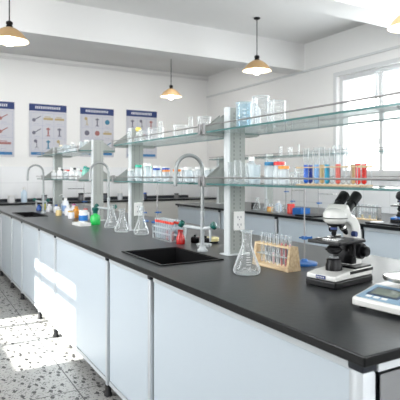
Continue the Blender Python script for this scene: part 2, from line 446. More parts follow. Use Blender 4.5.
ys = [.92, 2.29, 2.93, 4.22, 4.83, 5.69, 6.33, 7.17, 7.92]
words = ['wide cabinet with pale blue panel at the near corner of the bench', 'narrow pale blue cabinet below the near sink',
         'wide pale blue cabinet where the sunlight pattern starts', 'narrow sunlit cabinet, fourth from the near end', 'pale blue cabinet, fifth from the near end of the bench',
         'narrow pale blue cabinet, sixth from the near end of the bench', 'pale blue cabinet, second from the far end of the bench', 'pale blue cabinet at the far left end of the bench']
for k in range(8):
    cabinet(1.045, 2.305, ys[k], ys[k+1], words[k], near_end=(k == 0), group='cabinets of the nearest bench', far_end=(k == 7))

# ------------------------------------------------------------------ second island bench and wall counter
U0, U1, VY0, VY1 = 3.75, 5.06, .8, 7.26
slab_with_holes('worktop', U0, U1, VY0, VY1, [], BZ-.03, BZ, 'black worktop of the second bench, in front of the window wall')
vs = [.83, 2.1, 3.38, 4.68, 5.95, 7.23]
w2 = ['pale blue cabinet of the second bench at its near right end', 'pale blue cabinet of the second bench below the blue microscope', 'pale blue cabinet of the second bench behind the retort stand',
      'pale blue cabinet of the second bench behind the wooden tube rack', 'pale blue cabinet at the far end of the second bench']
for k in range(5):
    cabinet(U0+.035, U1-.035, vs[k], vs[k+1], w2[k], near_end=(k == 0), group='cabinets of the second bench', far_end=(k == 4))
slab_with_holes('worktop', XL+.02, XR-.02, 8.65, YB-.035, [], BZ-.03, BZ, 'dark worktop of the counter along the back wall')
xs = [-2.15, -.9, .35, 1.6, 2.85, 4.1, 5.55]
nm = ['second', 'third', 'fourth', 'fifth', 'sixth', 'last']
w3 = ['grey drawer cabinet under the back wall counter, leftmost', 'grey drawer cabinet under the back counter, second from left', 'grey drawer cabinet under the back counter, below the leftmost poster',
      'grey drawer cabinet under the back counter, below the second and third posters', 'grey drawer cabinet under the back counter, below the rightmost poster', 'grey drawer cabinet under the back counter, in the right corner']
for k in range(6):
    a, b_ = xs[k]+.002, xs[k+1]-.002
    t = thing('drawer_cabinet', w3[k], 'cabinet', ((a+b_)/2, 8.98, 0), 0, 'drawer cabinets along the back wall')
    h = (b_-a)/2
    MB().box(-h, -.28, FZ, h, .28, BZ-.03).build('carcass', M['cream'], t, smooth=False)
    for j in (0, 1):
        u, v = (-h+.01, -.005) if j == 0 else (.005, h-.01)
        MB().box(u, -.298, .70, v, -.281, .83, .002).build('drawer', M['cream'], t, smooth=False)
        MB().box(u, -.298, .08, v, -.281, .685, .002).build('door', M['cream'], t, smooth=False)

# ------------------------------------------------------------------ shelf units over the benches
def post_mesh(t, x, y, wx=.12, wy=.05, h=.86):
    """steel upright on a foot plate, standing on the bench"""
    p = MB(); p.box(x-wx/2+.012, y-wy/2, 0.008, x+wx/2-.004, y+wy/2, h)
    o = p.build('upright', M['post'], t, smooth=False)
    MB().box(x-wx/2-.0, y-wy/2-.0015, .008, x-wx/2+.0115, y+wy/2+.0015, h+.003, .002).build('front_channel', M['postl'], t, smooth=False)
    MB().box(x-wx/2-.02, y-wy/2-.02, 0, x+wx/2+.02, y+wy/2+.02, .008, .003).build('foot_plate', M['postl'], t, smooth=False)
    for q in (-.022, .022):
        for lo, hi in ((.03, .13), (.27, h-.03)):
            s = MB(); z = lo
            while z < hi:
                s.box(x+q-.003, y-wy/2-.001, z, x+q+.003, y-wy/2-.0002, z+.013); z += .024
            s.build('slot_column', M['slot'], o, smooth=False)
def outlet(x, y, z, label):
    t = thing('wall_socket', label, 'socket', (x, y, z), 0, 'power sockets on the shelf posts')
    MB().box(-.038, -.009, -.055, .038, 0, .055, .003).build('face_plate', M['white'], t, smooth=False)
    s = MB()
    for zz in (.022, -.022):
        for q in (-.011, .011): s.box(q-.002, -.0102, zz-.006, q+.002, -.0088, zz+.006)
        s.box(-.002, -.0102, zz-.017, .002, -.0088, zz-.011)
    s.build('socket_holes', M['ink'], t, smooth=False)
Z1S, Z2S = 1.2825-BZ, 1.584-BZ      # undersides measured from the bench
def shelf_unit(cx, ya, yb, posts, brk, label, h=.865, group=None, notch=None):
    """ya<yb; two glass shelves with guard rails, brackets at y in brk"""
    t = thing('shelf_unit', label, 'shelf', (cx, 0, BZ), 0, group)
    HW = .185
    for y in posts: post_mesh(t, .0, y, h=h)
    for zs in (Z1S, Z2S):
        MB().box(-HW, ya, zs, HW, yb, zs+.0092).build('glass_shelf', M['shelf'], t, smooth=False) if not (notch and zs == Z1S) else \
            MB().prism([(-HW, ya), (HW, ya), (HW, yb), (-HW, yb), (-HW, notch+.03), (-.075, notch+.03), (-.075, notch-.03), (-HW, notch-.03)], 'z', zs, zs+.0092).build('glass_shelf', M['shelf'], t, smooth=False)
        for sx in (-1, 1):
            m = MB()
            m.tube([(sx*(HW+.004), ya+.004, zs+.042), (sx*(HW+.004), yb-.004, zs+.042)], .0042, 8)
            m.build('guard_rail', M['rail'], t)
        for y in brk:
            for sx in (-1, 1):
                m = MB()
                m.prism([(sx*.055, zs-.012), (sx*(HW+.006), zs-.002), (sx*(HW+.006), zs+.016), (sx*.055, zs+.115)], 'y', y-.002, y+.002)
                m.build('bracket_plate', M['post'], t, smooth=False)
                MB().box(sx*(HW+.010)-.005, y-.012, zs-.006, sx*(HW+.010)+.005, y+.012, zs+.055, .001).build('bracket_tip', M['rail'], t, smooth=False)
            a = MB(); a.box(-HW, y-.012, zs-.012, HW, y+.012, zs-.0005)
            a.build('support_arm', M['post'], t, smooth=False)
    return t
shelf_unit(1.655, .95, 2.455, [1.0, 2.435], [.975, 2.470], 'green-edged glass shelf unit nearest the camera, with the coloured tubes')
shelf_unit(1.655, 2.49, 3.99, [3.935], [2.515, 3.972], 'middle glass shelf unit behind the tall near faucet', notch=2.64)
shelf_unit(1.655, 4.94, 6.95, [4.955, 6.56], [4.985, 6.60], 'far glass shelf unit at the left above the white bottles', h=.83)
shelf_unit(4.405, .9, 6.95, [1.2, 5.62, 6.9], [], 'glass shelf unit over the second bench before the window', h=.77)
outlet(1.665, 2.4095, 1.07, 'white double socket plate on the near shelf post above the flask')
outlet(1.665, 3.9095, 1.05, 'white double socket plate on the second shelf post, behind small flasks')

# ------------------------------------------------------------------ faucets
def faucet(loc, label, rz=0):
    t = thing('faucet', label, 'faucet', loc, rz, 'tall gooseneck lab faucets')
    MB().lathe([(0, 0), (.034, 0), (.034, .008), (.024, .016), (.018, .03), (.0, .03)]).build('base_flange', M['tap'], t)
    m = MB(); m.lathe([(.0125, .02), (.0125, .22), (.0155, .225), (.0155, .245), (.010, .25), (0, .25)], seg=16); m.build('pillar', M['tap'], t)
    R = .092; top = .59
    pts = [(0, 0, .24), (0, 0, .40), (0, 0, top-R)] + arc(-R, top-R, R, 0, PI, 18)[1:] + [(-2*R-.002, 0, top-R-.03), (-2*R-.003, 0, top-R-.06)]
    MB().tube(pts, .0115, 12).build('gooseneck', M['tapgrey'], t)
    MB().lathe([(0, -.035), (.009, -.035), (.012, -.03), (.012, 0), (.009, .004), (0, .004)], -2*R-.003, 0, top-R-.06, 12).build('nozzle', M['tapgrey'], t)
    # two side valves on a cross arm
    for sg in (-1, 1):
        px, py = (-.065, .105) if sg > 0 else (.030, -.048)
        s = MB()
        s.tube([(0, 0, .135), (px*.5, py*.5, .143), (px, py, .145), (px*1.06, py*1.06, .150)], [.011, .012, .012, .012], 10)
        ex, ey = px*1.45, py*1.45
        s.tube([(px*.93, py*.93, .138), (px*.96, py*.96, .115), (px*.97, py*.97, .085), (px*.97, py*.97, .06)], [.009, .009, .007, .005], 10)
        br = s.build('side_valve', M['tap'], t)
        k = MB()
        ang_ = math.atan2(py, px)
        Mx = Matrix.Translation((px*1.04, py*1.04, .150)) @ Matrix.Rotation(ang_, 4, 'Z') @ Matrix.Rotation(math.radians(62), 4, 'Y')
        k.lathe([(0, 0), (.012, 0), (.012, .010), (.022, .012), (.025, .020), (.022, .034), (.010, .038), (0, .038)], seg=8, mat=Mx)
        k.build('valve_knob', M['teal'], br, label='dark green knob')
    return t
F0 = faucet((1.553, 2.64, BZ), 'tall gooseneck faucet with green knobs beside the near sink')
dup(F0, (1.40, 6.25, BZ), 0, 'tall gooseneck faucet at the far left sink')
dup(F0, (1.67, 4.66, BZ), .0, 'tall gooseneck faucet between the shelf units behind the green bottle')

# ------------------------------------------------------------------ glassware builders
def flask_mesh(R=.065, H=.205, rn=.022):
    n = .68*H
    outp = [(0, .001), (R*.80, .0), (R*.95, .006), (R, .018), (R*.97, .032)]
    for i in range(1, 9):
        q = i/8; outp.append((R*.97+(rn-R*.97)*(q**.93), .032+(n-.032)*q))
    outp += [(rn, n+.012), (rn, H-.012), (rn*1.12, H-.006), (rn*1.25, H)]
    inn = [(r-.0022 if r > .003 else 0, z+(.003 if z < .004 else 0)) for r, z in outp][::-1]
    return outp + inn
def make_flask(loc, label, group, R=.065, H=.205, rn=.022, marks=True):
    t = thing('conical_flask', label, 'flask', loc, 0, group)
    MB().lathe(flask_mesh(R, H, rn), seg=36).build('glass_body', M['glass'], t)
    MB().tube([(rn*1.25*math.cos(a*PI/12), rn*1.25*math.sin(a*PI/12), H) for a in range(25)], .0022, 6, caps=False).build('rim', M['frost'], t)
    if marks:
        m = MB()
        for i in range(6):
            q = .18+i*.1; z = .032+(.68*H-.032)*q; r = R*.97+(rn-R*.97)*(q**.93)+.0006
            for a in range(4):
                a0 = math.radians(232+a*6); a1 = a0+math.radians(6)
                vv = [m.b.verts.new((rr*math.cos(x), rr*math.sin(x), zz)) for x, zz, rr in ((a0, z, r), (a1, z, r), (a1, z+.0018, r-.0005), (a0, z+.0018, r-.0005))]
                m.b.faces.new(vv)
        m.build('graduation_marks', M['white'], t)
    return t
FG = 'small conical flasks on the near bench'
FL = make_flask((1.378, 1.925, BZ), 'large empty conical flask in the foreground beside the wooden rack', None, .066, .205, .023)
fa = dup(FL, (1.533, 4.19, BZ), 0, 'clear conical flask beside the green bottle, leftmost of three', FG)
fb = dup(FL, (1.50, 3.86, BZ), .4, 'middle one of three clear conical flasks on the bench', FG, scale=(.95, .95, .92))
fc = dup(FL, (1.56, 3.60, BZ), .8, 'clear conical flask with pale stopper beside the plastic tube rack', FG, scale=(.93, .93, .96))
MB().lathe([(0, .2), (.014, .2), (.019, .225), (.019, .232), (0, .232)]).build('stopper', M['frost'], fc, label='pale stopper')

def beaker_prof(r, h):
    o = [(0, 0), (r*.9, 0), (r, .006), (r, h-.006), (r*1.07, h)]
    return o + [(a-.002 if a > .004 else 0, z+(.0025 if z < .003 else 0)) for a, z in o][::-1]
def make_beaker(loc, r, h, label, group=None, mat='glass', marks=True):
    t = thing('beaker', label, 'beaker', loc, 0, group)
    MB().lathe(beaker_prof(r, h), seg=28).build('glass_body', M[mat], t)
    MB().tube([(r*1.07*math.cos(a*PI/10), r*1.07*math.sin(a*PI/10), h) for a in range(21)], .0018, 6, caps=False).build('rim', M['frost'], t)
    if marks:
        m = MB()
        for i in range(4):
            z = h*(.25+.15*i)
            for a in range(3):
                a0 = math.radians(225+a*9); a1 = a0+math.radians(9); rr = r+.0006
                m.b.faces.new([m.b.verts.new((rr*math.cos(x), rr*math.sin(x), zz)) for x, zz in ((a0, z), (a1, z), (a1, z+.002), (a0, z+.002))])
        m.build('graduation_marks', M['white'], t)
    return t
def make_cyl(loc, r, h, label, group=None, mat='glass'):
    t = thing('measuring_cylinder', label, 'cylinder', loc, 0, group)
    o = [(0, .012), (r, .012), (r, h-.004), (r*1.15, h)]
    MB().lathe(o + [(a-.0018 if a > .004 else 0, z+(.002 if z < .013 else 0)) for a, z in o][::-1], seg=20).build('glass_tube', M[mat], t)
    MB().lathe([(0, 0), (r*1.7, 0), (r*1.7, .005), (r*1.05, .012), (0, .012)], seg=6).build('foot', M['frost'], t)
    return t
def make_bottle(loc, r, h, body, cap, label, group=None, capm=None, name='reagent_bottle', capr=.62, band=None, wide=False):
    t = thing(name, label, 'bottle', loc, 0, group)
    nr = r*(.8 if wide else .42)
    MB().lathe([(0, 0), (r*.93, 0), (r, r*.08), (r, h*.60), (r*.93, h*.68), (nr*1.15, h*.78), (nr, h*.82), (nr, h*.90), (0, h*.90)], seg=24).build('body', body, t)
    cr = nr*1.22
    MB().lathe([(0, h*.84), (cr, h*.84), (cr, h*.99), (cr*.9, h), (0, h)], seg=16).build('cap', cap, t)
    if band:
        MB().lathe([(r+.0006, h*.08), (r+.0008, h*.08), (r+.0008, h*.55), (r+.0006, h*.55)], seg=24).build('paper_label', band, t)
    return t
def make_tube(loc, label, group, r=.0105, h=.165, liq=None, lh=.085, name='test_tube', mat='thin'):
    t = thing(name, label, 'test tube', loc, 0, group)
    o = [(0, 0), (r*.55, r*.25), (r*.9, r*.65), (r, r*1.1), (r, h-.003), (r*1.18, h)]
    MB().lathe(o + [(max(0, a-.0014), z+(.0016 if z < .02 else 0)) for a, z in o][::-1], seg=16).build('glass_tube', M[mat], t)
    if liq:
        q = r-.0015
        MB().lathe([(0, .002), (q*.55, .002+q*.25), (q*.9, q*.65+.002), (q, q*1.1+.002), (q, lh), (0, lh)], seg=16).build('liquid', liquid(liq), t)
    return t
BLU, DBL, PBL, TEA, RED, PRED, AMB, CLR = (.01, .15, .72), (.005, .05, .42), (.30, .55, .90), (.01, .38, .60), (.80, .025, .015), (.88, .16, .12), (.78, .58, .30), None

# wooden tube rack ----------------------------------------------------
def wooden_rack(loc, rz, L, n, rowx, label, H=.125, D=.085):
    t = thing('test_tube_rack', label, 'rack', loc, rz)
    MB().box(-D/2, -L/2, 0, D/2, L/2, .014, .002).build('base_board', M['wood'], t, smooth=False)
    for s in (-1, 1):
        y = s*(L/2+.008)
        MB().prism([(-D/2, 0), (D/2, 0), (D/2*.55, H*.98), (-D/2*.55, H*.98)], 'y', y-.008, y+.008).build('end_block', M['wood'], t, smooth=False)
    pitch = L/n
    for z, nm_ in ((H-.012, 'top_rail'), (H*.5, 'middle_rail')):
        m = MB()
        w = D*.30
        # rail with square gaps between bars, so the tubes pass through it
        th = .009 if nm_ == 'top_rail' else .004
        m.box(-w, -L/2, z, -w+.006, L/2, z+th); m.box(w-.006, -L/2, z, w, L/2, z+th)
        for k in range(n+1):
            y = -L/2+k*pitch
            m.box(-w+.006, max(-L/2, y-.0035), z, w-.006, min(L/2, y+.0035), z+th)
        m.build(nm_, M['wood'] if nm_ == 'top_rail' else M['frost'], t, smooth=False)
    return t
rk = (1.60, 1.985)
wooden_rack((rk[0], rk[1], BZ), math.radians(2), .245, 8, 0, 'wooden test tube rack holding eight tubes on the near bench', .122)
pit = .245/8; ordn = ['first', 'second', 'third', 'fourth', 'fifth', 'sixth', 'seventh', 'eighth', 'ninth', 'tenth', 'eleventh', 'last']
cols = [(.75, .75, .78), (.75, .72, .74), (.78, .70, .72), (.80, .55, .55), (.76, .6, .6), (.66, .22, .22), (.70, .22, .24), (.80, .45, .45)]
for k in range(8):
    y = .245/2-pit*(k+.5)
    c_, s_ = math.cos(math.radians(2)), math.sin(math.radians(2))
    make_tube((rk[0]-y*s_, rk[1]+y*c_, BZ+.0145), '%s test tube from the left in the wooden rack' % ordn[k], 'test tubes in the wooden rack', .0070, .155, cols[k] if k in (3, 5, 6, 7) else None, .115 if k > 4 else .06, mat='tubew')

# rack with coloured tubes on the lower glass shelf --------------------
ZL = 1.2925; ZT = 1.594
t = thing('test_tube_rack', 'slim beech rack of coloured tubes on the lower glass shelf', 'rack', (1.608, 1.602, ZL))
L = .375
m = MB(); m.box(-.045, -L/2, 0, .045, L/2, .006); m.build('base_board', M['wood'], t, smooth=False)
m = MB()
for x in (-.045, 0, .041): m.box(x, -L/2, .080, x+.003, L/2, .0845)
m.box(-.045, -L/2, .078, .045, -L/2+.006, .086); m.box(-.045, L/2-.006, .078, .045, L/2, .086)
m.build('top_rail', M['wood'], t, smooth=False)
for s in (-1, 1):
    for x in (-.045, .039): MB().box(x, s*(L/2-.003)-.0015, 0, x+.003, s*(L/2-.003)+.0015, .08).build('end_post', M['frost'], t, smooth=False)
front = [(306, BLU, 'bright blue'), (316.5, PBL, 'pale blue'), (327, TEA, 'teal'), (338, PRED, 'light red'), (349, CLR, 'clear'), (357.5, RED, 'red')]
back = [(310, DBL, 'dark blue'), (322, AMB, 'amber'), (332, CLR, 'clear'), (343, CLR, 'clear'), (353, AMB, 'amber'), (364, RED, 'deep red')]
fy = [1.743, 1.674, 1.608, 1.543, 1.481, 1.432]
by = [1.768, 1.691, 1.628, 1.562, 1.505, 1.445]
for k in range(6):
    for lst, yy, x, rw in ((front, fy, 1.592, 'front'), (back, by, 1.638, 'back')):
        _, cc, nm_ = lst[k]
        make_tube((x-.007 if rw == 'front' else x-.003, yy[k], ZL+.0065), '%s test tube, %s from the left in the %s row on the glass shelf' % ('tall empty' if cc is None else nm_, ordn[k], rw), 'tubes in the shelf rack', .0122, random.choice([.158, .165, .17]), cc, .088)

# plastic rack with red topped tubes ------------------------------------
t = thing('test_tube_rack', 'clear plastic rack packed with red-topped tubes near the sink', 'rack', (1.60, 3.22, BZ))
L, D = .30, .10
m = MB()
for z in (0, .062, .108): m.box(-D/2, -L/2, z, D/2, L/2, z+.004) if z == 0 else None
m.build('base_board', M['frost'], t, smooth=False)
for z in (.045, .088):
    m = MB()
    for x in (-D/2, -.002, D/2-.004): m.box(x, -L/2, z, x+.004, L/2, z+.012)
    for y in (-L/2, L/2-.004): m.box(-D/2, y, z, D/2, y+.004, z+.012)
    m.build('tube_grid', M['frost'], t, smooth=False)
for s in (-1, 1):
    for x in (-D/2+.004, D/2-.004): MB().box(x-.004, s*(L/2-.004)-.004, .004, x+.004, s*(L/2-.004)+.004, .10).build('corner_post', M['frost'], t, smooth=False)
for r_ in range(2):
    for k in range(8):
        x = 1.60+(-.025 if r_ == 0 else .025); y = 3.22+.13-k*.037
        tt = make_tube((x, y, BZ+.0045), 'red-banded tube, %s from the left in the %s row of the plastic rack' % (ordn[k], 'front' if r_ == 0 else 'back'), 'tubes in the plastic rack', .0115, .148, RED if k in (5, 7) else ((.35, .5, .7) if k == 6 else None), .07, mat='frost')
        MB().lathe([(.0118, .118), (.0128, .118), (.0128, .136), (.0118, .136)], seg=14).build('red_band', liquid((.75, .08, .06)), tt)

# ------------------------------------------------------------------ things beside the sink
def dropper_bottle(loc, colr, cap, label, r=.026, h=.10, tall=True):
    t = thing('reagent_bottle', label, 'bottle', loc, 0)
    MB().lathe([(0, 0), (r*.95, 0), (r, .004), (r, h*.45), (r*.55, h*.74), (r*.5, h*.86), (0, h*.86)], seg=24).build('body', liquid(colr), t)
    MB().lathe([(0, h*.82), (r*.62, h*.82), (r*.62, h*1.0), (r*.5, h*1.03), (0, h*1.03)], seg=14).build('cap', cap, t)
    return t
dropper_bottle((1.583, 2.985, BZ), (.50, .02, .02), liquid((.4, .02, .02)), 'small red bottle beside the near faucet', .03, .095)
for (x, y, nm_) in ((1.70, 2.99, 'left of two small black plugs behind the faucet'), (1.73, 2.90, 'right of two small black plugs behind the faucet')):
    t = thing('rubber_stopper', nm_, 'stopper', (x, y, BZ), 0, 'black plugs behind the faucet')
    MB().lathe([(0, 0), (.026, 0), (.03, .008), (.03, .034), (.022, .042), (0, .042)], seg=16).build('body', M['black'], t)
    MB().lathe([(0, .042), (.010, .042), (.008, .055), (0, .055)], seg=10).build('nipple', M['black'], t)
# petri dish with yellow contents
t = thing('petri_dish', 'yellow-filled round dish on a dark stand beside the shelf post', 'dish', (1.80, 2.93, BZ+.0))
MB().lathe([(0, 0), (.045, 0), (.05, .004), (.05, .012), (.0, .012)], seg=24).build('dark_stand', M['black'], t)
MB().lathe([(0, .0125), (.048, .0125), (.05, .016), (.05, .034), (.046, .038), (0, .038)], seg=28).build('dish', liquid((.74, .66, .34)), t)
t = thing('petri_dish', 'shallow clear dish left of the yellow dish', 'dish', (1.66, 2.80, BZ))
MB().lathe([(0, 0), (.045, 0), (.047, .003), (.047, .014), (.045, .014), (.044, .003), (0, .003)], seg=24).build('dish_base', M['glass'], t)
MB().lathe([(0, .016), (.048, .016), (.049, .010), (.050, .010), (.050, .018), (0, .018)], seg=24).build('lid', M['glass'], t)

# ------------------------------------------------------------------ things left of the flasks on the bench
t = thing('reagent_bottle', 'bottle of bright green liquid with dark green stopper', 'bottle', (1.57, 4.70, BZ))
t.location = (1.50, 4.55, BZ)
MB().lathe([(0, 0), (.045, 0), (.047, .006), (.047, .075), (.040, .09), (.02, .098), (.018, .112), (0, .112)], seg=28).build('body', liquid((.02, .52, .10)), t)
MB().lathe([(0, .108), (.022, .108), (.024, .13), (.032, .14), (.032, .158), (.02, .165), (0, .165)], seg=12).build('stopper', M['teal'], t)
def wb(x, y, r, h, colr, capc, label, band=None, wide=False):
    return make_bottle((x, y, BZ), r, h, M['frost'] if colr is None else (colr if not isinstance(colr, tuple) else liquid(colr)), liquid(capc), label, None, band=band, wide=wide)
wb(1.50, 4.93, .045, .115, (.80, .84, .88), (.82, .82, .82), 'white bottle with broad blue band, left of the green bottle', liquid((.03, .22, .60)), True)
wb(1.57, 5.08, .042, .12, (.84, .84, .84), (.55, .12, .10), 'white bottle with red cap between blue-banded and green bottles')
wb(1.57, 5.42, .040, .125, (.70, .30, .03), (.62, .28, .05), 'amber orange bottle behind the blue-banded bottle')
wb(1.56, 5.72, .040, .12, (.82, .82, .84), (.80, .80, .80), 'plain white bottle left of the orange bottle')
wb(1.68, 5.9, .040, .125, (.82, .80, .80), (.50, .14, .30), 'white bottle with purple cap in the far bottle row')
wb(1.60, 6.36, .038, .09, (.84, .80, .74), (.70, .45, .15), 'small white bottle with amber cap near the far post')
wb(1.52, 6.46, .040, .10, (.86, .86, .88), (.85, .85, .85), 'small white bottle with white cap near the far post')
wb(1.56, 6.85, .045, .10, (.50, .48, .05), (.02, .22, .16), 'olive yellow bottle with green cap at the far sink')
wb(1.45, 6.72, .035, .08, (.03, .12, .45), (.02, .08, .3), 'small blue bottle behind the far faucet')
wb(1.72, 5.2, .036, .11, (.78, .78, .80), (.10, .10, .12), 'grey-white bottle with black cap behind the red-capped bottle')
wb(1.48, 5.30, .034, .085, (.86, .86, .88), (.80, .55, .20), 'small white jar with yellow cap just left of the blue-banded bottle', None, True)
wb(1.46, 5.75, .034, .08, (.78, .62, .30), (.80, .80, .78), 'small straw-coloured jar in front of the plain white bottle', None, True)
wb(1.70, 6.45, .036, .14, (.55, .66, .80), (.85, .85, .85), 'tall pale blue bottle behind the far small bottles')
wb(1.56, 6.25, .036, .10, (.84, .84, .86), (.04, .12, .40), 'white bottle with navy cap left of the wash bottle')
# white tray
t = thing('tray', 'low white tray in front of the blue-banded bottle', 'tray', (1.37, 4.56, BZ), .1)
MB().box(-.05, -.10, 0, .05, .10, .004).build('tray_floor', M['white'], t, smooth=False)
m = MB(); m.box(-.052, -.102, 0, -.047, .102, .026); m.box(.047, -.102, 0, .052, .102, .026); m.box(-.047, -.102, 0, .047, -.097, .026); m.box(-.047, .097, 0, .047, .102, .026)
m.build('tray_wall', M['white'], t, smooth=False)
# white wash bottle tall
t = thing('wash_bottle', 'tall white squeeze wash bottle with blue band and bent spout', 'bottle', (1.62, 6.05, BZ))
MB().lathe([(0, 0), (.038, 0), (.04, .006), (.04, .13), (.03, .155), (.016, .162), (.016, .175), (0, .175)], seg=24).build('body', liquid((.80, .83, .88)), t)
MB().lathe([(.0405, .03), (.041, .03), (.041, .10), (.0405, .10)], seg=24).build('paper_label', liquid((.30, .45, .72)), t)
MB().lathe([(0, .165), (.02, .165), (.02, .19), (0, .192)], seg=14).build('cap', M['white'], t)
MB().tube([(0, 0, .19), (0, 0, .22), (-.02, .0, .24), (-.06, 0, .23), (-.075, 0, .215)], .0035, 8).build('spout', M['white'], t)

# ------------------------------------------------------------------ retort stands
def retort(loc, label, h=.4, r=.07, round_=True, base='bluep', arm=None, group=None, rodr=.005, rz=0, clampz=.14):
    t = thing('retort_stand', label, 'stand', loc, rz, group)
    if round_:
        MB().lathe([(0, 0), (r, 0), (r*1.02, .006), (r, .012), (r*.8, .016), (r*.3, .017), (r*.2, .030), (0, .031)], seg=32).build('base', M[base], t)
    else:
        MB().box(-r*.7, -r, 0, r*.7, r, .014, .003).build('base', M[base], t, smooth=False)
    MB().tube([(0, 0, .012), (0, 0, h)], rodr, 10).build('rod', M['rail'], t)
    if clampz:
        m = MB(); m.box(-.012, -.012, clampz-.009, .012, .012, clampz+.009, .003)
        m.tube([(-.01, .01, clampz), (-.022, .018, clampz)], .004, 8); m.tube([(.01, -.008, clampz), (.03, -.022, clampz)], .006, 8)
        m.tube([(.03, -.022, clampz-.008), (.03, -.022, clampz+.008)], .004, 8)
        m.build('boss_clamp', M['bluep'], t)
    if arm:
        z, ln, dr = arm
        m = MB(); m.tube([(0, 0, z), (math.cos(dr)*ln, math.sin(dr)*ln, z)], .004, 8)
        e = (math.cos(dr)*ln, math.sin(dr)*ln)
        for s in (-1, 1):
            q = dr+s*.7
            m.tube([(e[0], e[1], z), (e[0]+math.cos(q)*.03, e[1]+math.sin(q)*.03, z), (e[0]+math.cos(dr)*.055, e[1]+math.sin(dr)*.055, z)], .0035, 8)
        m.build('clamp_arm', M['steel'], t)
    return t
retort((1.785, 1.975, BZ), 'retort stand with round blue base behind the microscope', .398, .066, rodr=.004)
retort((2.10, 4.45, BZ), 'right of two retort stands with blue clamps behind the small flasks', .40, .06, True, 'bluep', None, None, .006, 0, .10)
retort((2.02, 4.62, BZ), 'left of two retort stands with blue clamps behind the small flasks', .40, .06, True, 'bluep', None, None, .006, 0, .09)
retort((1.82, 5.55, BZ), 'retort stand with clamp arm under the far shelf unit', .38, .06, True, 'black', (.26, .13, 2.4), None, .005)
retort((1.85, 6.05, BZ), 'retort stand with low clamp arm beside the wash bottle', .38, .06, True, 'bluep', (.30, .14, 2.8), None, .005)

